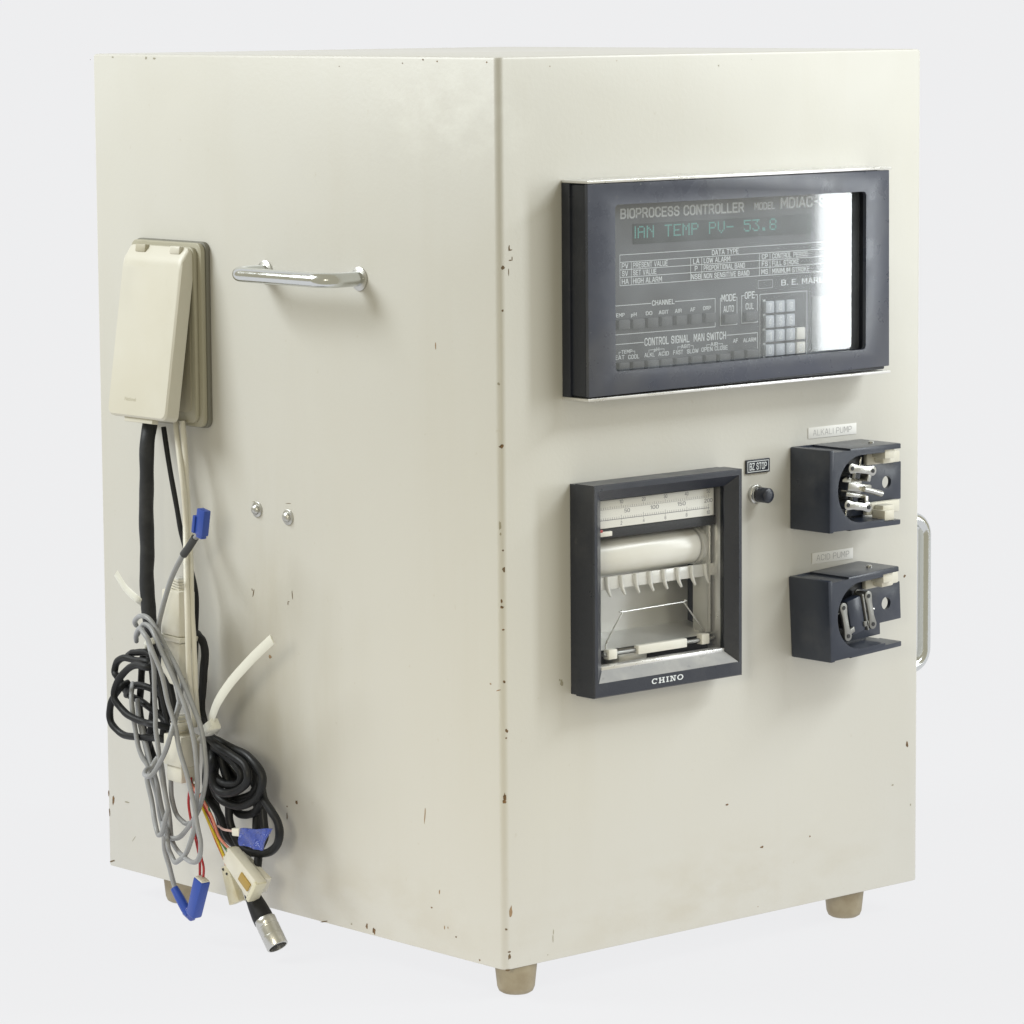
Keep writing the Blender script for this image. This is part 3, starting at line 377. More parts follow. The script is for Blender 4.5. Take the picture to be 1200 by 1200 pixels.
# ------------------------------------------------------------------ the surface it stands on: an added sweep, self-glowing to stay evenly pale
FLOOR = -21.5
def sweep():
    fw = Vector((F_.x, F_.y, 0)).normalized(); sd = Vector((fw.y, -fw.x, 0)); prof = [(-140, FLOOR), (1100, FLOOR)]
    for k in range(1, 13):
        a = math.radians(90 * k / 12); prof.append((1100 + 700 * math.sin(a), FLOOR + 700 * (1 - math.cos(a))))
    prof.append((1800, 2600)); vv = []; ff = []
    for h, z in prof:
        for s_ in (-2400, 2400):
            q = fw * h + sd * s_; vv.append((q.x, q.y, z))
    for i in range(len(prof) - 1): ff.append((2 * i, 2 * i + 1, 2 * i + 3, 2 * i + 2))
    b = MB(); b.add(vv, ff); o = b.build('backdrop', SWEEP, None, 60, 'structure'); o['label'] = 'added seamless backdrop, glowing evenly pale'
sweep()

# ------------------------------------------------------------------ cabinet
W1, W2, H = 450.2, 402.9, 606.2
CAB = thing('instrument_cabinet', (201, 225, FLOOR), 'beige metal laboratory controller cabinet on rubber feet with instruments set in its front', 'cabinet')
def cabinet():
    r = 5.0; out = []
    for cx, cy, a0 in ((r, r, 180), (W2 - 2.5, 2.5, 270), (W2 - 2.5, W1 - 2.5, 0), (2.5, W1 - 2.5, 90)):
        rr = r if a0 == 180 else 2.5
        for k in range(9):
            a = math.radians(a0 + 90 * k / 8); out.append((cx + rr * math.cos(a), cy + rr * math.sin(a)))
    n = len(out); vv = []; ff = []
    cx0, cy0 = W2 / 2, W1 / 2
    def ring(z, inset):
        for x, y in out:
            vv.append((x + (inset if x < cx0 else -inset), y + (inset if y < cy0 else -inset), z))
    levels = [(0, 1.0), (.3, .3), (1.2, 0), (H - 2.0, 0), (H - .6, .6), (H, 2.0)]
    for z, i_ in levels: ring(z, i_)
    for l in range(len(levels) - 1):
        for j in range(n): ff.append((l * n + j, l * n + (j + 1) % n, (l + 1) * n + (j + 1) % n, (l + 1) * n + j))
    ff.append(tuple(range(n - 1, -1, -1))); ff.append(tuple((len(levels) - 1) * n + j for j in range(n)))
    b = MB(); b.add(vv, ff); o = b.build('body', PAINT, CAB, 40)
    c = MB(); c.box(71, 198.6, -10, 95, 189, 313.4); boolean(o, c.build('c', None, None, 0))
    c = MB(); c.box(76, 330, -10, 12, 388, 515); boolean(o, c.build('c', None, None, 0))
    return o
BODY = cabinet()
# wear: chips through to primer and rust, scratches, pencil marks
def wear():
    groups = {'r': (MB(), RUST, 'rust_spots'), 't': (MB(), PRIMER, 'bare_chips'), 'd': (MB(), SOOT, 'dark_marks'), 'g': (MB(), GREYMARK, 'grey_marks')}
    for f, a, z, w, h, k, rot in D['CHIPS']:
        n = 11; pts = []
        for j in range(n):
            t = 2 * math.pi * j / n; q = random.uniform(.55, 1.1) if min(w, h) > 1.2 else random.uniform(.8, 1.1)
            u, v = math.cos(t) * w * .5 * q, math.sin(t) * h * .5 * q
            pts.append((u * math.cos(rot) - v * math.sin(rot), u * math.sin(rot) + v * math.cos(rot)))
        def on(p):
            q = a + p[0]
            if q < 5.0:                                        # wraps the rounded corner
                s_ = 5 - q; th = min(s_ / 5, 1.2); d = 5 - 5.08 * math.sin(th); e = 5 - 5.08 * math.cos(th)
                return (d, e, z + p[1]) if f == 'F' else (e, d, z + p[1])
            return (q, -.08, z + p[1]) if f == 'F' else (-.08, q, z + p[1])
        mb = groups[k][0]; mb.add([on((0, 0))] + [on(p) for p in pts], [(0, j + 1, (j + 1) % n + 1) for j in range(n)])
    # worn specks along the top and corner edges
    for _ in range(12):
        k = random.choice('rrtgt'); mb = groups[k][0]; s_ = random.uniform(.25, .8)
        w = random.random()
        if w < .35: c = (random.uniform(8, W2 - 8), -.08, H - 2 - abs(random.gauss(0, 3)))
        elif w < .7: c = (-.08, random.uniform(8, W1 - 8), H - 2 - abs(random.gauss(0, 3)))
        elif w < .85: c = (random.uniform(8, W2 - 8), -.08, 2 + abs(random.gauss(0, 5)))
        else: c = (-.08, random.uniform(8, W1 - 8), 2 + abs(random.gauss(0, 6)))
        front = abs(c[1] + .08) < 1e-6; pts = []
        for j in range(7):
            t = 2 * math.pi * j / 7; q = s_ * random.uniform(.5, 1.2)
            pts.append((c[0] + (q * 1.4 * math.cos(t) if front else 0), c[1] + (0 if front else q * 1.4 * math.cos(t)), c[2] + q * math.sin(t)))
        mb.add(pts, [tuple(range(7))])
    for mb, m, nm in groups.values(): mb.build(nm, m, BODY, 0, 'stuff')
wear()
for x, y in ((24, 16), (347, 20), (24, 390), (370, 420)):
    b = MB(); b.lathe([(0, 14.4), (2, 14.4), (17, 12.8), (20, 11.6), (21.4, 9.4)], (x, y, 0.3), (0, 0, -1), 36); b.build('foot', RUBBER, CAB, 50)

def handle(p0, p1, out, name='handle'):
    p0, p1, o = Vector(p0), Vector(p1), Vector(out); ax = (p1 - p0).normalized(); h = o.length; on = o.normalized(); r = 13
    pts = [p0, p0 + on * (h - r)]
    for k in range(1, 12):
        a = math.radians(90 * k / 12); pts.append(p0 + on * (h - r + r * math.sin(a)) + ax * (r - r * math.cos(a)))
    q = [p0 + o + ax * r, (p0 + p1) / 2 + o, p1 + o - ax * r]
    pts += q
    for k in range(1, 12):
        a = math.radians(90 * k / 12); pts.append(p1 + on * (h - r + r * math.cos(a)) - ax * (r - r * math.sin(a)))
    pts += [p1 + on * (h - r), p1]
    b = MB(); b.tube(pts, 5.1, 20, 1); g = b.build(name, CHROME, CAB, 60)
    for p in (p0, p1):
        b = MB(); b.lathe([(0, 8.2), (1.0, 8.2), (1.5, 7.4)], p + on * .05, on, 24); b.build('washer', STEEL, g)
    return g
handle((0, 144, 455.5), (0, 248, 455.5), (-29.5, 0, 0))
handle((W2, 24, 154), (W2, 24, 263), (32, 0, 0))
for y, z in ((261.5, 286.7), (226.2, 284.5)):
    b = MB(); b.lathe([(0, 5.6), (.8, 5.6), (1.1, 5.0)], (-.05, y, z), (-1, 0, 0), 24); w = b.build('screw', STEEL, CAB)
    b = MB(); b.lathe([(1.1, 3.6), (2.6, 3.5), (3.6, 2.6), (4.0, 1.2)], (-.05, y, z), (-1, 0, 0), 20); b.build('screw_head', STEEL, w)

# ------------------------------------------------------------------ process controller
def controller():
    X0, X1, Z0, Z1, DP = 55.5, 344.5, 380.2, 524.4, 24.6
    b = MB(); b.prism(rrect(X0 + .7, X1 - 1.5, Z0 + 1.6, Z1 - 2.2, 1.0, 2), -21.4, -.1, .3)
    un = b.build('control_unit', BLACK, CAB)
    c = MB(); c.box(77, 325, -30, 30, 391, 514); boolean(un, c.build('c', None, None, 0))
    # door frame, leaning a hair off square as it hangs in its rails
    a = MB(); a.prism([(X0 + .6, Z0 + 1.7), (X1 + .3, Z0 + 4.0), (X1 - .6, Z1 - 2.0), (X0 + .2, Z1 - 1.9)], -DP, -21.6, .5)
    fr = a.build('door_frame', FRAME, un)
    c = MB(); c.prism(rrect(80.4, 320.6, 397.4, 508.2, 3.0, 4), -40, 10); boolean(fr, c.build('c', None, None, 0))
    b = MB(); b.prism(rrect(80.1, 320.9, 397.1, 508.5, 3.0, 4), -17.6, -16.2); b.build('glass_pane', GLASS, un)
    # bright rails above and below
    for z0, z1 in ((Z1 - 1.5, Z1 + .3), (Z0 - .9, Z0 + .9)):
        b = MB(); b.box(X0 - .8, X1 + .8, -DP - .9, -.1, z0, z1, .3); b.build('trim_rail', ALU, un)
    b = MB(); b.box(X0 - .8, X0 + 1.2, -8, -.1, Z0 + .95, Z1 - 1.6, .3); b.build('rear_flange', BLACK, un)
    # face plate with its lettering
    b = MB(); b.box(70, 330, -5, -3.4, 386, 516); b.build('face_plate', PLATE, un)
    put = lambda x, z: (x, -5.06, z)
    mb = MB()
    for s, x0, x1, zb, zc in D['TEXTS']:
        big = zc - zb > 5.5; write(mb, s, x0, x1, zb, zc, put, 1.15 if big else .98)
    for x0, z0, x1, z1, w in D['LINES']:
        w = w * .85; h = w / 2
        if abs(x1 - x0) > abs(z1 - z0): q = [(x0 - h, z0 - h), (x1 + h, z0 - h), (x1 + h, z0 + h), (x0 - h, z0 + h)]
        else: q = [(x0 - h, min(z0, z1)), (x0 + h, min(z0, z1)), (x0 + h, max(z0, z1)), (x0 - h, max(z0, z1))]
        mb.add([(p[0], -5.09 if abs(x1 - x0) > abs(z1 - z0) else -5.12, p[1]) for p in q], [(0, 1, 2, 3)])
    mb.build('panel_lettering', PRINT, un, 0)
    x0, x1, z0, z1 = D['DISP']
    b = MB(); b.box(x0, x1, -5.5, -5.0, z0, z1, .15); b.build('display_window', DISPBLK, un)
    FONT = {'M': '10001 11011 10101 10101 10001 10001 10001', 'A': '01110 10001 10001 11111 10001 10001 10001', 'N': '10001 11001 10101 10011 10001 10001 10001',
            'T': '11111 00100 00100 00100 00100 00100 00100', 'E': '11111 10000 10000 11110 10000 10000 11111', 'P': '11110 10001 10001 11110 10000 10000 10000',
            'V': '10001 10001 10001 10001 10001 01010 00100', '-': '00000 00000 00000 11111 00000 00000 00000', '5': '11111 10000 11110 00001 00001 10001 01110',
            '3': '11111 00010 00100 00010 00001 10001 01110', '.': '00000 00000 00000 00000 00000 01100 01100', '8': '01110 10001 10001 01110 10001 10001 01110'}
    sx, pit, zb, zt = D['DOT']; px = pit / 6.0; pz = (zt - zb) / 7.0; mb = MB()
    for i, ch in enumerate('MAN TEMP PV- 53.8'):
        if ch == ' ': continue
        for r_, row in enumerate(FONT[ch].split()):
            for c_, v in enumerate(row):
                X = sx + (i - 4) * pit + (c_ + .5) * px; Z = zt - (r_ + .5) * pz
                if v == '1' and X > x0 + .6: mb.add([(X - px * .40, -5.56, Z - pz * .40), (X + px * .40, -5.56, Z - pz * .40), (X + px * .40, -5.56, Z + pz * .40), (X - px * .40, -5.56, Z + pz * .40)], [(0, 1, 2, 3)])
    mb.build('display_digits', DOTS, un, 0)
    for x0, x1, z0, z1 in D['BUTTONS']:
        b = MB(); b.box(x0, x1, -8.2, -4.9, z0, z1, .7); b.build('button', BUTTON, un)
    cap = [['7', '8', '9'], ['4', '5', '6'], ['1', '2', '3', '-'], ['0', '.', 'C', 'E']]
    bs = MB(); bs.box(D['KEYC'][0][0] - 1.2, D['KEYC'][3][1] + .6, -5.6, -5.0, 388, D['KEYR'][0][1] + .8); bs.build('keypad_base', PLATE, un)
    for r_, row in enumerate(cap):
        for c_, ch in enumerate(row):
            x0, x1 = D['KEYC'][c_]; z0, z1 = D['KEYR'][r_]
            b = MB(); b.box(x0 + .45, x1 - .45, -8.4, -5.5, z0 + .5, z1 - .5, .6); k = b.build('key', KEYW if c_ == 3 else KEYM, un)
    mb = MB()
    for r_, row in enumerate(cap):
        for c_, ch in enumerate(row):
            x0, x1 = D['KEYC'][c_]; z0, z1 = D['KEYR'][r_]; m_ = (x0 + x1) / 2
            if ch not in '-.': write(mb, ch, m_ - 1.5, m_ + 1.5, z0 + 2.4, z1 - 2.4, lambda x, z: (x, -8.45, z))
    mb.build('key_lettering', PRINT, un, 0)
    mb = MB()
    for x, z in D['MARK']: mb.box(x - 1.1, x + 1.1, -5.95, -5.62, z - .8, z + .8)
    mb.build('keypad_marks', PRINT, un, 0)
    x0, x1, z0, z1 = D['SIDEWIN']; b = MB(); b.box(x0, x1 + 8, -5.9, -5.0, z0, z1, .3); b.build('side_window', SIDEW, un)
    # paint rubbed off the frame edges
    mb = MB()
    for _ in range(26):
        e = random.random(); y = -DP - .06
        if e < .5: c = (random.uniform(X0 + 3, X1 - 3), Z1 - 2.5 - abs(random.gauss(0, 2.2)))
        elif e < .7: c = (X0 + 1.2 + abs(random.gauss(0, .6)), random.uniform(Z0 + 5, Z1 - 5))
        elif e < .85: c = (random.uniform(X0 + 3, X1 - 3), 509.2 + abs(random.gauss(0, .4)))
        else: c = (random.uniform(X0 + 3, X1 - 3), Z0 + 4.5 + abs(random.gauss(0, 3)))
        s_ = random.uniform(.12, .42); lx = s_ * random.choice((1, 1, 2.4))
        mb.add([(c[0] + lx * math.cos(t) * random.uniform(.6, 1), y, c[1] + s_ * math.sin(t) * random.uniform(.6, 1)) for t in [k * 2 * math.pi / 7 for k in range(7)]], [tuple(range(7))])
    mb.build('rub_marks', GREYPRINT, fr, 0, 'stuff')
controller()

# ------------------------------------------------------------------ chart recorder
def recorder():
    X0, X1, Z0, Z1, DP = 60.4, 199.4, 179.6, 322.8, 24.0
    IX0, IX1, IZ0, IZ1, ID = 73.4, 189.0, 196.6, 311.2, 16.5      # glass opening
    fx0, fx1, fz0, fz1 = X0 + 3.4, X1 - 3.4, Z0 + 9.4, Z1 - 4.0   # where the inward slope starts
    vv = []; ff = []
    def rect_(x0, x1, z0, z1, y): 
        i = len(vv); vv.extend([(x0, y, z0), (x1, y, z0), (x1, y, z1), (x0, y, z1)]); return [i, i + 1, i + 2, i + 3]
    def strip(a, c):
        for k in range(4): ff.append((a[k], a[(k + 1) % 4], c[(k + 1) % 4], c[k]))
    rs = [rect_(X0 + .6, X1 - .6, Z0 + .6, Z1 - .6, -.1), rect_(X0 + .6, X1 - .6, Z0 + .6, Z1 - .6, -5.4), rect_(X0, X1, Z0, Z1, -6.0), rect_(X0, X1, Z0, Z1, -DP + .8), rect_(X0 + .8, X1 - .8, Z0 + .8, Z1 - .8, -DP),
          rect_(fx0, fx1, fz0, fz1, -DP), rect_(IX0, IX1, IZ0, IZ1, -ID), rect_(IX0, IX1, IZ0, IZ1, -ID + 1.0), rect_(72.0, 197.4, 190, 312.6, -.1)]
    for a, c in zip(rs, rs[1:]): strip(a, c)
    b = MB(); b.add(vv, ff); rc = b.build('chart_recorder', BLACK, CAB, 25)
    # dusty lower slope
    b = MB(); b.add([(fx0 + .8, -DP - .02, fz0 + .4), (fx1 - .8, -DP - .02, fz0 + .4), (IX1 - .3, -ID - .25, IZ0 - .15), (IX0 + .3, -ID - .25, IZ0 - .15)], [(0, 1, 2, 3)]); b.build('lower_slope', DUSTY, rc, 0)
    b = MB(); b.box(IX0 + .1, IX1 - .1, -ID - .2, -9, IZ0 - 1.4, IZ0 + 2.2, .3); b.build('sill', ALU, rc)
    b = MB(); b.box(IX0 + .05, IX1 - .05, -14.6, -13.4, IZ0 + 2.3, IZ1 - .05); b.build('glass_pane', GLASS2, rc)
    # interior
    b = MB(); b.add([(72, -5, 189.6), (198, -5, 189.6), (198, 92, 189.6), (72, 92, 189.6), (72, -5, 312.6), (198, -5, 312.6), (198, 92, 312.6), (72, 92, 312.6)], [(0, 1, 2, 3), (4, 7, 6, 5), (0, 3, 7, 4), (1, 5, 6, 2), (3, 2, 6, 7)])
    b.build('inner_case', CAVITY, rc, 0)
    # scale
    sx0, sx1, sz0, sz1 = 72.6, 187.3, 290.6, 309.4; y = -8
    b = MB(); b.box(sx0, sx1, y, y + 1.2, sz0, sz1, .2); b.build('scale_plate', SCALEP, rc)
    mb = MB(); hz = lambda f: sz1 - f * (sz1 - sz0)
    def rc_(x0, x1, z0, z1): mb.add([(x0, y - .06, z0), (x1, y - .06, z0), (x1, y - .06, z1), (x0, y - .06, z1)], [(0, 1, 2, 3)])
    u0 = D['SCN'][0][1] - 20.5; u1 = D['SCN'][4][1]
    rc_(u0, u1 + 1, hz(.715) - .22, hz(.715) + .22); rc_(u0, u1, hz(.33) - .06, hz(.33) + .06)
    n = 50
    for i in range(n + 1):
        x = u0 + (u1 - u0) * i / n
        if x < sx0 + .3: continue
        L_ = 2.6 if i % 10 == 0 else (1.9 if i % 5 == 0 else 1.5)
        rc_(x - .13, x + .13, hz(.33), hz(.33) + L_)
        rc_(x - .15, x + .15, hz(.715), hz(.715) + (2.6 if i % 10 == 0 else 1.6))
        if i % 10 == 0: rc_(x - .15, x + .15, hz(.715) - 1.5, hz(.715))
    for t, x in D['SCN']: write(mb, t, x - 1.7, x + 1.7, hz(.155), hz(.04), lambda a, c: (a, y - .06, c))
    for t, x in D['SCM']: write(mb, t, x - 1.3 * len(t), x + 1.3 * len(t), hz(.50), hz(.38), lambda a, c: (a, y - .06, c))
    for (t, x), s_ in zip(D['SCN'], ('2', '4', '6', '8', '10')): write(mb, s_, x - .8 * len(s_), x + .8 * len(s_), hz(.93), hz(.82), lambda a, c: (a, y - .06, c))
    mb.build('scale_print', SCALEINK, rc, 0)
    b = MB(); b.box(72.6, 190, -7, -1, 283.6, 290.3, .3); b.build('scale_holder', CAVITY, rc)
    b = MB(); b.box(80, 91, -9.4, -7.2, 285.2, 288.6, .5); b.build('pen_carriage', WHITEP, rc)
    b = MB(); b.box(79, 82.2, -9.6, -7.4, 288.2, 290.0, .4); b.build('pen_tip', RED, rc)
    # paper roller
    b = MB(); b.lathe([(0, 12.4), (.8, 13.0), (101, 13.0), (103.4, 12.6), (104.6, 11)], (77, 10, 268.6), (1, 0, 0), 40); b.build('paper_roller', ROLLER, rc, 50)
    b = MB(); b.lathe([(0, 13.4), (3.6, 13.4), (4.4, 12.4), (4.6, 4), (9, 4)], (182.6, 10, 268.6), (1, 0, 0), 36); b.build('roller_end', CLEARP, rc, 50)
    # comb of clear fingers
    b = MB(); b.box(74, 194, -1.6, .2, 247.5, 256.2, .5); cb = b.build('comb', CLEARP, rc)
    for k in range(9):
        x = 79 + 13.2 * k; f = MB(); f.tube([(x, -1.8, 256.5), (x + .2, -2.4, 250), (x + .9, -3.2, 246.0), (x + 2.6, -3.4, 243.0)], lambda t: 1.9 - 1.0 * t, 8, 4); f.build('comb_finger', CLEARP, cb, 60)
    # metal paper table and chute
    b = MB(); b.add([(72.4, 26, 255), (195, 26, 255), (195, 26, 213), (72.4, 26, 213)], [(0, 1, 2, 3)]); b.add([(72.4, 26, 213), (195, 26, 213), (195, -1, 206.6), (72.4, -1, 206.6)], [(0, 1, 2, 3)]); b.build('paper_table', BACKPL, rc, 0)
    b = MB(); b.add([(72.4, 27, 256), (195, 27, 256), (195, 30, 300), (72.4, 30, 300)], [(0, 1, 2, 3)]); b.build('upper_back', CAVITY, rc, 0)
    b = MB(); b.tube([(92, -1, 207), (94.2, 0, 212.3), (108.6, 0, 230.1), (109.4, 0, 230.6), (165.6, 0, 231.4), (166.4, 0, 231.0), (185.6, 0, 208.8), (186, -1, 205)], .55, 8, 3); b.build('wire_bail', STEEL, rc, 60)
    b = MB(); b.tube([(86, -5, 204.2), (190, -5, 204.2)], 1.5, 10, 1); br = b.build('tear_bar', DULLSTEEL, rc, 60)
    for x0, x1, z0, z1 in ((88.5, 96.5, 200.8, 207.6), (176, 183.4, 201.4, 208.6)):
        b = MB(); b.box(x0, x1, -8, -2.6, z0, z1, .6); b.build('bar_block', WHITEP, br)
    b = MB(); b.box(115.5, 161.6, -8.4, -3.6, 201.4, 207.6, .7); b.build('bar_grip', WHITEP, br)
    b = MB(); b.lathe([(0, 6.5), (.5, 7), (26, 7), (26.5, 6.5)], (106, 8, 198), (1, 0, 0), 26); b.build('paper_core', WHITEP, rc, 50)
    # side rails
    b = MB(); b.box(192.6, 196.4, -9, 4, 192, 312, .4); b.build('side_rail', ALU, rc)
    b = MB(); b.box(186.4, 190.2, -2, 12, 208, 284, .4); b.build('side_rail', BACKPL, rc)
    b = MB(); b.prism([(192.2, 203.2), (195.6, 203.2), (195.6, 225.5), (192.2, 225.5)], -11.6, -9.2, .4); b.build('rail_clip', CLEARP, rc)
    b = MB(); b.box(72.8, 75.4, -9, 4, 198, 225, .4); b.build('side_rail', WHITEP, rc)
    # raised wide slab lettering, drawn stroke by stroke
    mb = MB(); zb, zc = 183.3, 187.1; h = zc - zb; t = 1.15; sl = .62; yy = -DP - .05
    def q_(x0, x1, z0, z1, dy=0): mb.add([(x0, yy - dy, z0), (x1, yy - dy, z0), (x1, yy - dy, z1), (x0, yy - dy, z1)], [(0, 1, 2, 3)])
    def ring(cx, rx, a0, a1, th):
        n = 22; o_ = []; i_ = []
        for k in range(n + 1):
            a = math.radians(a0 + (a1 - a0) * k / n); o_.append((cx + rx * math.cos(a), yy, zb + h / 2 + h / 2 * math.sin(a))); i_.append((cx + (rx - th) * math.cos(a), yy, zb + h / 2 + (h / 2 - sl) * math.sin(a)))
        mb.add(o_ + i_, [(k, k + 1, n + 2 + k, n + 1 + k) for k in range(n)])
    x = 113.0; w = 5.3
    ring(x + w / 2, w / 2, 38, 322, t); q_(x + w - 1.0, x + w - .2, zb + h * .62, zc); x += 6.5
    def stem(xa): q_(xa, xa + t, zb, zc, .01); q_(xa - .6, xa + t + .6, zb, zb + sl); q_(xa - .6, xa + t + .6, zc - sl, zc)
    stem(x + .6); stem(x + 3.9); q_(x + 1.2, x + 4.5, zb + h * .42, zb + h * .58, .02); x += 6.9
    stem(x + .7); x += 3.5
    q_(x + .9, x + 1.6, zb, zc, .01); q_(x, x + 2.6, zb, zb + sl); q_(x, x + 1.6, zc - sl, zc); q_(x + 4.4, x + 5.1, zb, zc, .01); q_(x + 3.5, x + 6, zc - sl, zc)
    mb.add([(x + .9, yy - .03, zc), (x + 2.3, yy - .03, zc), (x + 5.1, yy - .03, zb), (x + 3.9, yy - .03, zb)], [(0, 1, 2, 3)]); x += 6.9
    ring(x + 2.9, 2.9, 0, 360, t)
    mb.build('lettering', PRINT, rc, 0)
recorder()

# ------------------------------------------------------------------ stop button, its plate, and the two label tapes
b = MB(); b.box(225.4, 248.6, -1.4, -.1, 314.9, 324.6, .3); pl = b.build('name_plate', BLACK, CAB)
mb = MB()
for x0, x1, z0, z1 in ((226.6, 247.4, 315.9, 316.4), (226.6, 247.4, 323.1, 323.6), (226.6, 227.1, 316.4, 323.1), (246.9, 247.4, 316.4, 323.1)): mb.add([(x0, -1.45, z0), (x1, -1.45, z0), (x1, -1.45, z1), (x0, -1.45, z1)], [(0, 1, 2, 3)])
write(mb, 'BZ STOP', 228.6, 245.4, 317.6, 321.9, lambda x, z: (x, -1.45, z), 1.05); mb.build('plate_lettering', PRINT, pl, 0)
b = MB(); b.lathe([(0, 6.6), (2.2, 6.6), (2.8, 5.8), (4.4, 5.6)], (235, -.1, 300.2), (0, -1, 0), 26); sb = b.build('push_button', STEEL, CAB, 50)
b = MB(); b.lathe([(4.4, 4.4), (6, 4.6), (6.2, 5.3), (13.4, 5.3), (14.4, 4.5), (14.6, 2)], (235, -.1, 300.2), (0, -1, 0), 26); b.build('button_cap', BLACK, sb, 50)
for (x0, x1, z0, z1), s_, a_ in (((287.8, 336.8, 334.6, 342.4), 'ALKALI PUMP', (292.6, 331.6)), ((292, 333.8, 245.2, 253), 'ACID PUMP', (296.4, 329.6))):
    b = MB(); b.box(x0, x1, -.45, -.08, z0, z1, .1); lt = b.build('label_tape', LABELW, CAB)
    mb = MB(); write(mb, s_, a_[0], a_[1], z0 + 2.0, z1 - 1.9, lambda x, z: (x, -.5, z), .55); mb.build('tape_lettering', FAINT, lt, 0)

# ------------------------------------------------------------------ two tube pumps
def pump(cx, cz, tilt, rot_deg, rc_x, rc_z, dark, full, label):
    ca, sa = math.cos(math.radians(tilt)), math.sin(math.radians(tilt))
    xf = lambda p: (cx + p[0] * ca - p[2] * sa, p[1], cz + p[0] * sa + p[2] * ca)
    W, Hh, DPT = 36.2, 29.0, 39.0
    R = 23.8; bx = -4.2
    # C shaped housing: solid left side, bored, open to the right
    b = MB(); b.prism([(-W, -Hh), (W, -Hh), (W, Hh), (-W, Hh)], -DPT, -.1, 1.0)
    hs = b.build('tube_pump', PUMPBLACK, CAB, 35, None, label)
    c = MB(); c.lathe([(0, R), (42, R)], (bx, -60, 0), (0, 1, 0), 56); c.box(bx, 60, -60, -18, -R + .01, R - .01); boolean(hs, c.build('c', None, None, 0))
    c = MB(); c.box(W - 17, 60, -60, -4, 14.5, 25.4); c.box(W - 17, 60, -60, -4, -25.4, -13.0); c.box(20, 60, -18.1, -4, -26, 26); boolean(hs, c.build('c', None, None, 0))
    c = MB(); c.box(-W + 4, -W + 21, -DPT - 5, -2, Hh - 1.3, Hh + 5); c.box(-W + 4, -W + 21, -DPT - 5, -2, -Hh - 5, -Hh + 1.0); boolean(hs, c.build('c', None, None, 0))
    for v in hs.data.vertices: v.co = V(xf(tuple(v.co * 1000)))
    # back wall tongue with a round hole
    b = MB(); b.prism([(-20, -22), (34, -22), (34, -14.0), (56.0, -14.0), (56.0, 13.0), (34, 13.0), (34, 22), (-20, 22)], -20.5, -17.6, .5); tg = b.build('back_tongue', PUMPBLACK, hs)
    c = MB(); c.lathe([(0, 4.6), (20, 4.6)], (41.0, -30, -.8), (0, 1, 0), 28); boolean(tg, c.build('c', None, None, 0))
    for v in tg.data.vertices: v.co = V(xf(tuple(v.co * 1000)))
    # ivory tube clamps
    for s_ in ((1, -1) if full else (1,)):
        z0, z1 = (13.4, 21.8) if s_ > 0 else (-22.2, -13.4)
        b = MB(); b.box(16, W + 14, -25, -20.7, z0, z1, 1.2, xf); b.box(W - 15, W - 5, -DPT + 1.5, -24.8, z0 + (5.2 if s_ > 0 else -3.2), z1 + (4.4 if s_ > 0 else -4.6), .8, xf); b.box(W - 13, W - 1, -34, -24.9, z0 + 1.4, z1 - 1.4, 1.2, xf)
        b.build('tube_clamp', CONWHITE, hs)
    b = MB(); b.lathe([(0, 2.1), (1.2, 2.1), (1.6, 1.2)], xf((W - 15, -24, Hh)), (0, 0, 1), 14); b.build('screw', STEEL, hs, 50)
    # rotor
    ra = math.radians(rot_deg); cr, sr = math.cos(ra), math.sin(ra)
    def rf(p): return xf((rc_x + p[0] * cr - p[2] * sr, p[1], rc_z + p[0] * sr + p[2] * cr))
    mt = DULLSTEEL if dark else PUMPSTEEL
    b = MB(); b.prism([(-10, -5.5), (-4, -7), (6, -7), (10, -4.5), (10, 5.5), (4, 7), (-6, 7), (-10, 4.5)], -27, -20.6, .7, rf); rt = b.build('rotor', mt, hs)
    if dark:
        b = MB(); b.box(-13, 13, -34, -26, -7.4, 7.4, 1.6, rf); b.build('rotor_block', PUMPBLACK, rt)
        b = MB(); b.box(-13.6, 13.6, -35, -27, 7.5, 8.9, .3, rf); b.build('rotor_plate', DULLSTEEL, rt)
    else:
        b = MB(); b.box(-12, 12, -35, -27, -2.8, 3.0, .9, rf); b.build('rotor_block', PUMPSTEEL, rt)
        b = MB(); b.tube([rf((2, -36.5, -.4)), rf((21, -36.5, -2.4))], 2.2, 10, 1); b.build('rotor_pin', PUMPSTEEL, rt, 60)
        b = MB(); b.box(-11, 10, -33, -27, -7.0, -4.0, .6, rf); b.build('rotor_plate', PUMPSTEEL, rt)
    for s_ in (-1, 1):
        pts = []; zc_ = s_ * 12.9
        for k in range(9): a = math.radians(90 + 180 * k / 8); pts.append((-10.6 + 3.6 * math.cos(a), zc_ + 3.6 * math.sin(a)))
        pts += [(-5, zc_ - 2.6), (5, zc_ - 2.6)]
        for k in range(9): a = math.radians(-90 + 180 * k / 8); pts.append((10.6 + 3.6 * math.cos(a), zc_ + 3.6 * math.sin(a)))
        pts += [(5, zc_ + 2.6), (-5, zc_ + 2.6)]
        b = MB(); b.prism(pts, -35.6, -33.8, .3, rf); lk = b.build('roller_link', mt, rt)
        b = MB(); b.prism(pts, -25.4, -24.0, .3, rf); b.build('roller_link', DULLSTEEL, rt)
        for x in (-10.6, 10.6):
            p = rf((x, -36.0, zc_)); b = MB(); b.lathe([(0, 1.5), (.25, 1.5)], p, (0, 1, 0), 14); b.build('pin_hole', CAVITY, lk, 0)
            p = rf((x, -33.8, zc_)); b = MB(); b.lathe([(0, 3.0), (8.4, 3.0)], p, (0, 1, 0), 16); b.build('roller', mt, lk, 50)
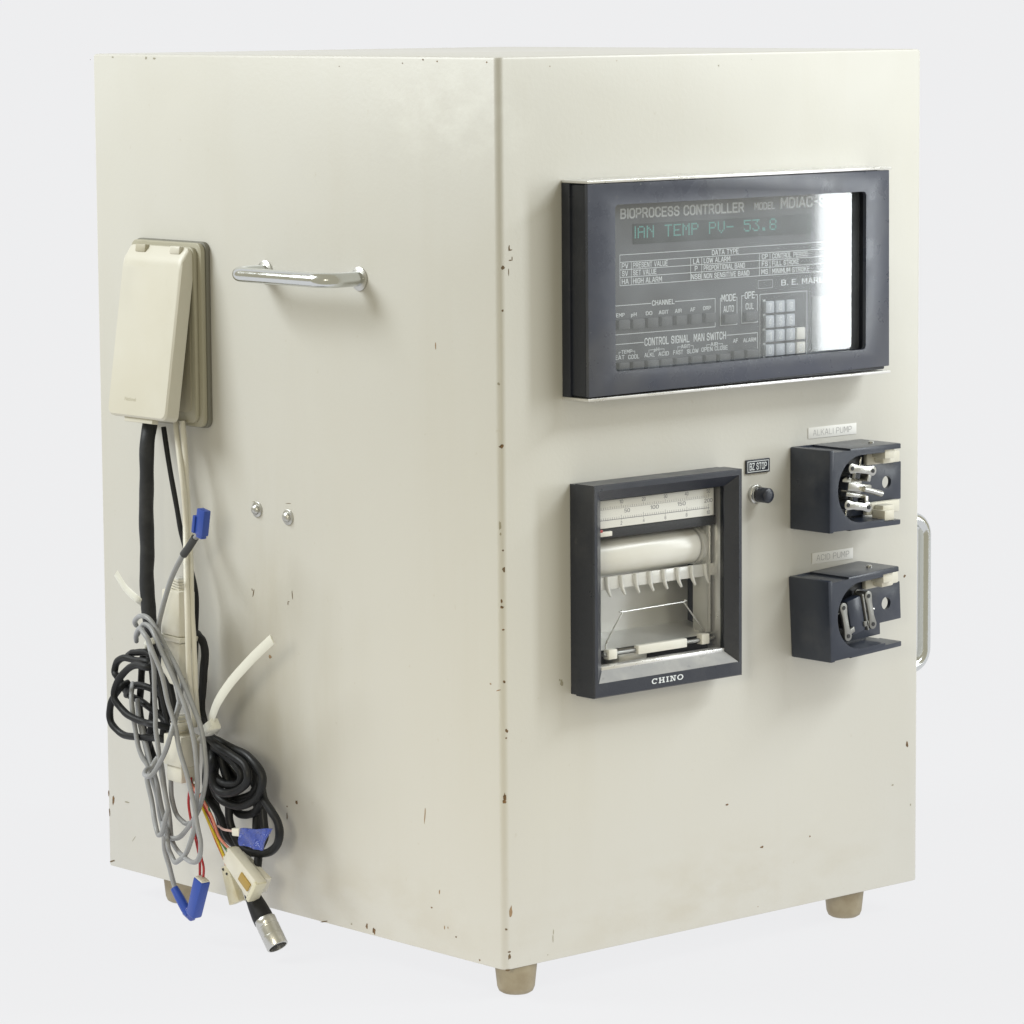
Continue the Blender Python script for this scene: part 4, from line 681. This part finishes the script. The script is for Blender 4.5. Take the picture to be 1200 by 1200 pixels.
        b = MB(); b.tube([rf((-2 + 4 * s_, -30, zc_ + s_ * 1)), rf((-2 + 4 * s_ + s_ * .6, -30, zc_ + s_ * 8.6))], .9, 8, 1); b.build('guide_pin', PUMPSTEEL, lk, 60)
        # coil spring
        sp = []
        for k in range(37):
            a = k / 6 * 2 * math.pi; sp.append(rf((-3 + 1.7 * math.cos(a), -30 + 1.7 * math.sin(a), s_ * (6.0 + 4.6 * k / 36))))
        b = MB(); b.tube(sp, .4, 5, 1); b.build('spring', PUMPSTEEL, lk, 60)
        b = MB(); b.prism([(6, s_ * 5), (10, s_ * 5), (11, s_ * 13), (7.5, s_ * 13)], -35, -27.5, .4, rf); b.build('link_arm', mt, lk)
    return hs
pump(305.9, 301.5, 0.0, -9, -1.6, 0, False, True, 'upper tube pump with bright steel rollers and two ivory tube clamps')
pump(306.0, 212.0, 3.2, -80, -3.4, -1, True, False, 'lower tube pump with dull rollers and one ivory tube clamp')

# ------------------------------------------------------------------ weatherproof outlet on the side, cover propped open by cables
def outlet():
    def pr(y0, y1, z0, z1, r, d0, d1, bev, name, m, parent):
        b = MB(); b.prism(rrect(y0, y1, z0, z1, r), -d1, -d0, bev, None, 'x'); return b.build(name, m, parent)
    ob = pr(311.8, 397.4, 340.6, 473.8, 6, .1, 3.6, .6, 'outlet_box', GASKET, CAB)
    pr(312.6, 396.6, 341.4, 473.0, 6, 3.6, 7.6, 1.0, 'mounting_plate', OUTLETB, ob)
    rm = pr(316.6, 392.6, 344.4, 470.4, 6, 7.5, 11.0, 1.0, 'rim', OUTLETB, ob)
    pr(322, 387, 352, 462, 4, 10.9, 11.4, 0, 'inner_face', OUTLETIN, ob)
    # tilted cover: hollow lid hinged at the top
    ang = math.atan2(35.5 - 17.0, 468 - 345)
    zt = 469.4
    def xf(p):   # p = (out, y, down)
        return (-(10.2 + p[0] * math.cos(ang) + p[2] * math.sin(ang)), p[1], zt - p[2] * math.cos(ang) + p[0] * math.sin(ang))
    y0, y1, L_, th = 318.2, 390.0, 124.5, 8.6
    out = rrect(y0, y1, 0, L_, 5, 5)
    vv = []; ff = []; n = len(out); cy, cz = (y0 + y1) / 2, L_ / 2
    def ring(dep, ins, top=0):
        for y, z in out:
            yy = y + (ins if y < cy else -ins); zz = z + (ins if z < cz else -ins)
            if z < 6: zz += top
            vv.append((dep, yy, zz))
    ring(-2.5, 0, 0); ring(th - 5.5, 0, 0); ring(th - 1.2, .5, 7); ring(th, 1.8, 11); ring(th - 1.6, 3.2, 11); ring(-2.5, 2.0, 2)
    for l in (0, 1, 2):
        for j in range(n): ff.append((l * n + j, l * n + (j + 1) % n, (l + 1) * n + (j + 1) % n, (l + 1) * n + j))
    ff.append(tuple(3 * n + j for j in range(n)))
    for j in range(n): ff.append((4 * n + j, 4 * n + (j + 1) % n, 5 * n + (j + 1) % n, 5 * n + j))
    for j in range(n): ff.append((j, (j + 1) % n, 5 * n + (j + 1) % n, 5 * n + j))
    ff.append(tuple(4 * n + j for j in range(n - 1, -1, -1)))
    b = MB(); b.add(vv, ff, xf); b.build('cover', OUTLET, ob, 30)
    for y in (331, 372):
        b = MB(); b.box(th - 6.5, th - 1.6, y - 6, y + 6, -.6, 5.2, 1.0, xf); b.build('hinge', OUTLETIN if y > 350 else OUTLET, ob)
    b = MB(); b.box(0, th - 3, 338, 372, L_ - .5, L_ + 3, .6, xf); b.build('pull_tab', OUTLET, ob)
    mb = MB(); put = lambda x, z: xf((th + .04, x, z))
    vv_, ff_ = glyphs('National', .02); a = min(v[0] for v in vv_); w_ = max(v[0] for v in vv_) - a
    mb.add([put(369.5 - (v[0] - a) / w_ * 13.5, 112.5 - v[1] * 3.6) for v in vv_], ff_); mb.build('cover_lettering', OUTLETIN, ob, 0)
    # sockets
    for z in (380, 430):
        b = MB(); b.prism(rrect(340, 369, z - 14, z + 14, 8), -14, -11.3, .6, None, 'x'); b.build('socket', CONWHITE, ob)
outlet()

# ------------------------------------------------------------------ cables hanging on the side
def cables(name, paths, r, m, label, cat, seg=10, flat=1.0, group=None, wob=.35):
    b = MB()
    for p in paths: b.tube(p, (lambda t, r=r: r * (1 + .025 * math.sin(t * 60) + .02 * math.sin(t * 23))), seg, 6, flat=flat, wob=wob)
    o = b.build(name, m, None, 60); return tagt(o, label, cat, group)
cables('thick_cable', D['CONDUIT'], 5.4, CONDM, 'thick black rubber cable hanging straight down from the outlet cover', 'cable', 16)
cables('grey_cable', D['GREY'], 1.8, GREYCABLE, 'long loops of thin grey cable hanging in front of the other cables', 'cable', 10)
cables('coiled_cable', D['BLKL'], 2.6, BLKCABLE, 'tangled black cable coil at the left edge behind the grey loops', 'cable', 12)
kc = cables('coiled_cable', D['BLKR'], 3.0, BLKCABLE, 'black cable coil bound by the white cable tie, hanging lowest', 'cable', 12)
cables('black_cable', D['CORDR'], 3.0, BLKCABLE, 'black cable bowed outward just above the white cable tie', 'cable', 12)
cables('flat_cable', D['FLATBLK'], 1.9, BLKCABLE, 'slim black cable slanting down from the outlet to the coil', 'cable', 10)
cables('white_cable', D['WHITE'], 2.1, WCABLE, 'pair of cream cable cores running down beside the white inline socket', 'cable', 10)
SEN = thing('sensor_lead', D['SENSOR'][0][4], 'grey lead ending in a small blue connector pointing up', 'cable')
b = MB(); b.tube(D['SENSOR'][0], 1.9, 10); b.build('lead', GREYCABLE, SEN, 60)
b = MB(); b.tube(D['SLEEVE'][0], 2.9, 12); b.build('sleeve', SLEEVEM, SEN, 60)
b = MB(); b.tube(D['SENSRED'][0], .8, 8); b.build('red_core', RED, SEN, 60)
def axis_box(p0, p1, w, t, bev, name, m, parent, w2=None, nrm=(-1, 0, 0), smooth=35):
    """a block along p0->p1, w wide, t thick; w2 gives the width at p1"""
    p0, p1 = Vector(p0), Vector(p1); ax = (p1 - p0); L_ = ax.length; ax.normalize(); n = Vector(nrm); n = (n - ax * n.dot(ax)).normalized(); s_ = ax.cross(n); w2 = w2 or w
    def xf(p):
        f = p[0] / L_; k = (w + (w2 - w) * f) / w; q = p0 + ax * p[0] + s_ * p[1] * k + n * p[2]; return (q.x, q.y, q.z)
    b = MB(); b.box(0, L_, -w / 2, w / 2, -t / 2, t / 2, bev, xf); return b.build(name, m, parent, smooth)
bc = axis_box(*D['BLUECON'], 9, 6, .8, 'connector', BLUE, SEN)
p0, p1 = Vector(D['BLUECON'][0]), Vector(D['BLUECON'][1]); dv = (p1 - p0)
axis_box(p0 + dv * .25 + Vector((-2, 5.6, 0)), p0 + dv * .92 + Vector((-2, 5.6, 0)), 3, 4, .5, 'latch', BLUE, SEN)
axis_box(p1 - dv * .1, p1 + dv * .12, 6.5, 4.5, .6, 'connector_neck', BLUE, SEN)
# blue taped ends
TE = thing('taped_wire_ends', D['TERM1'][-1], 'two blue insulated wire ends meeting below the cabinet edge with red wires', 'connector')
b = MB(); b.tube(D['TERM1'], lambda t: 3.0 + .6 * math.sin(t * 3), 12); b.build('blue_sleeve', BLUE, TE, 60)
q0, q1 = Vector(D['TERM2'][0]), Vector(D['TERM2'][-1])
axis_box(q0, q1, 10.5, 8.5, 1.6, 'blue_sleeve', BLUE, TE, 9.0)
axis_box(q0 + (q0 - q1) * .02, q0 - (q0 - q1) * .05, 9.0, 7.0, .8, 'sleeve_mouth', CONWHITE, TE)
axis_box(Vector(D['TERM1'][-1]) + Vector((0, 5, 3)), Vector(D['TERM1'][-1]) + Vector((0, -5, -1)), 7, 5, 1.2, 'tape_joint', BLUETAPE, TE)
for p in D['REDW']: b = MB(); b.tube(p, .95, 8); b.build('red_wire', RED, TE, 60)
# cable ties
def strap(name, pts, w, t, m, parent, closed=False, up=(-1, 0, 0)):
    b = MB(); P = [Vector(p) for p in pts]; b.tube(P, w / 2, 8, 8, closed, True, t / w, up); return b.build(name, m, parent, 60)
T1 = thing('cable_tie', D['TIE1'][0], 'white nylon cable tie with a long tail sticking up to the right', 'cable tie')
strap('tail', D['TIE1'], 7.4, 1.3, NYLON, T1); strap('loop', D['TIE1LOOP'], 4.6, 1.5, NYLON, T1, True)
h0 = Vector(D['TIE1'][0]); axis_box(h0 + Vector((0, 5, -5.5)), h0 + Vector((0, -6, 1.5)), 8.5, 7.5, 1.2, 'head', NYLON, T1)
T2 = thing('cable_tie', D['TIE2'][0], 'white cable tie around the thick black cable, its tail pointing up left', 'cable tie')
strap('tail', D['TIE2'], 6.4, 1.5, NYLON, T2)
c0, c1 = Vector(D['TIE2BAND'][0]), Vector(D['TIE2BAND'][1]); b = MB(); b.lathe([(0, 6.4), (.5, 6.9), (4.5, 6.9), (5, 6.4)], c0, c1 - c0, 24); b.build('loop', NYLON, T2, 50)
# inline sockets
def inline(name, pts, label, wide, second):
    P = [Vector(p) for p in pts]; T = thing(name, P[3], label, 'connector')
    axis_box(P[0], P[1], wide * .34, 7, 1, 'strain_relief', CLEARP, T, wide * .62)
    for k in range(4):
        f = .12 + .22 * k; c = P[0].lerp(P[1], f); axis_box(c, c + (P[1] - P[0]).normalized() * 1.5, wide * (.44 + .24 * f), 9, .4, 'grip_ring', CONWHITE, T)
    axis_box(P[1], P[2], wide, 15, 2.0, 'shell', CONWHITE, T, wide * 1.08)
    axis_box(P[2], P[3], wide * 1.22, 17, .9, 'collar', CONWHITE, T)
    axis_box(P[3], P[4], wide * 1.05, 14, 1.4, 'rear_shell', second, T)
    return T
inline('inline_socket', D['INL1'], 'white inline socket hanging beside the thick black cable above the coils', 21, CONWHITE)
inline('inline_socket', D['INL2'], 'white inline socket partly hidden behind the grey loops', 17, CONWHITE)
# coloured wires with beige plugs
WI = thing('wire_harness', D['CON_A'][1], 'bundle of coloured wires ending in cream multi-pin plugs', 'wires')
for key, m, nm in (('WYEL', YEL, 'yellow_wire'), ('WORG', ORG, 'orange_wire'), ('WSAL', SALM, 'salmon_wire'), ('WGRN', GRN, 'green_wire'), ('WRED', RED, 'red_wire')):
    for p in D[key]: b = MB(); b.tube(p, 1.05, 8); b.build(nm, m, WI, 60)
a0, a1 = D['CON_A']; pa = axis_box(a0, a1, 13, 9, .9, 'plug', CONWHITE, WI, 18)
a0, a1 = Vector(a0), Vector(a1); u = (a1 - a0)
axis_box(a0 + u * .55 + Vector((-5.0, 0, 0)), a0 + u * .88 + Vector((-5.0, 0, 0)), 7, 1.6, .5, 'resin_window', AMBER, pa)
axis_box(a0 + u * .93 + Vector((-1, 0, 0)), a0 + u * 1.02 + Vector((-1, 0, 0)), 17.6, 9.6, .6, 'plug_lip', CONBEIGE, pa)
for k in (-1, 0, 1):
    s_ = u.normalized().cross(Vector((-1, 0, 0))); axis_box(a0 + s_ * 4 * k - u * .04, a0 + s_ * 4 * k + u * .10, 2.6, 8, .5, 'crimp_entry', CONBEIGE, pa)
axis_box(*D['CON_B'], 8, 6, .8, 'plug', CONBEIGE, WI, 13); axis_box(*D['CON_C'], 10, 6, .8, 'plug', CONWHITE, WI, 13)
for k in range(2):
    c = Vector(D['CON_B'][0]).lerp(Vector(D['CON_B'][1]), .1 + .1 * k); b = MB(); b.lathe([(0, 1), (.3, 1)], c + Vector((-3.2, 1.5 - 3 * k, 0)), (-1, 0, 0), 10); b.build('pin_hole', CAVITY, WI, 0)
# round metal plug
PG = thing('round_plug', D['PLUGMET'][1], 'round silver metal plug with a black boot, hanging lowest of all', 'plug')
g0, g1, g2 = Vector(D['PLUGBLK'][0]), Vector(D['PLUGMET'][0]), Vector(D['PLUGMET'][1]); ax = (g2 - g0).normalized()
b = MB(); L1 = (g1 - g0).length; b.lathe([(0, 4.5), (.5, 5.2), (L1 * .45, 6.6), (L1 * .8, 7.4), (L1, 7.4)], g0, ax, 26); b.build('boot', BLKCABLE, PG, 50)
L2 = (g2 - g1).length + 2.5; b = MB()
b.lathe([(-1.5, 7.2), (-1, 7.7), (3.6, 7.7), (4.0, 7.3), (4.6, 7.3), (5.0, 7.8)] + [(5 + k * .55, 7.8 if k % 2 else 7.55) for k in range(1, 14)] + [(13, 7.8), (L2 - .6, 7.8), (L2, 7.4), (L2, 6.6), (L2 - 5, 6.5)], g1, ax, 36, False); b.build('metal_shell', STEEL, PG, 50)
b = MB(); b.lathe([(L2 - 5, 6.5), (L2 - 4.8, 2)], g1, ax, 24); b.build('plug_core', CAVITY, PG, 0)
b = MB(); b.tube([(-16, 246, 80), (-22, 240, 62), (-30, 228, 44), g0 + ax * 2], 3.0, 12); b.build('lead', BLKCABLE, PG, 60)
# blue tape flag
FL = thing('tape_flag', D['FLAG'][0], 'shiny blue tape wrapped over a wire end inside the lower coil', 'tape')
def flag():
    c = [Vector(p) for p in D['FLAG']]; n = 10; vv = []; ff = []
    for i in range(n + 1):
        for j in range(n + 1):
            u, v = i / n, j / n; p = c[0].lerp(c[1], u).lerp(c[3].lerp(c[2], u), v); p = p + Vector((-1.2 * math.sin(5 * u + 3 * v) - .7 * math.sin(11 * u - 6 * v) , 0, .4 * math.sin(9 * u))); vv.append(p)
    for i in range(n):
        for j in range(n): ff.append((i * (n + 1) + j, (i + 1) * (n + 1) + j, (i + 1) * (n + 1) + j + 1, i * (n + 1) + j + 1))
    back = [v + Vector((1.6, 0, 0)) for v in vv]; k = len(vv); ed = []
    b = MB(); b.add(vv + back, ff + [tuple(k + q for q in f[::-1]) for f in ff]
          + [(i * (n + 1), (i + 1) * (n + 1), k + (i + 1) * (n + 1), k + i * (n + 1)) for i in range(n)] + [(i * (n + 1) + n, (i + 1) * (n + 1) + n, k + (i + 1) * (n + 1) + n, k + i * (n + 1) + n) for i in range(n)]
          + [(j, j + 1, k + j + 1, k + j) for j in range(n)] + [(n * (n + 1) + j, n * (n + 1) + j + 1, k + n * (n + 1) + j + 1, k + n * (n + 1) + j) for j in range(n)])
    b.build('tape', BLUETAPE, FL, 60)
flag()
axis_box(*D['FLAGCON'], 5.5, 5, .8, 'wire_end', CONWHITE, FL)
b = MB(); b.tube(D['WPINK'][0], .9, 8); b.build('pink_wire', PINK, FL, 60)
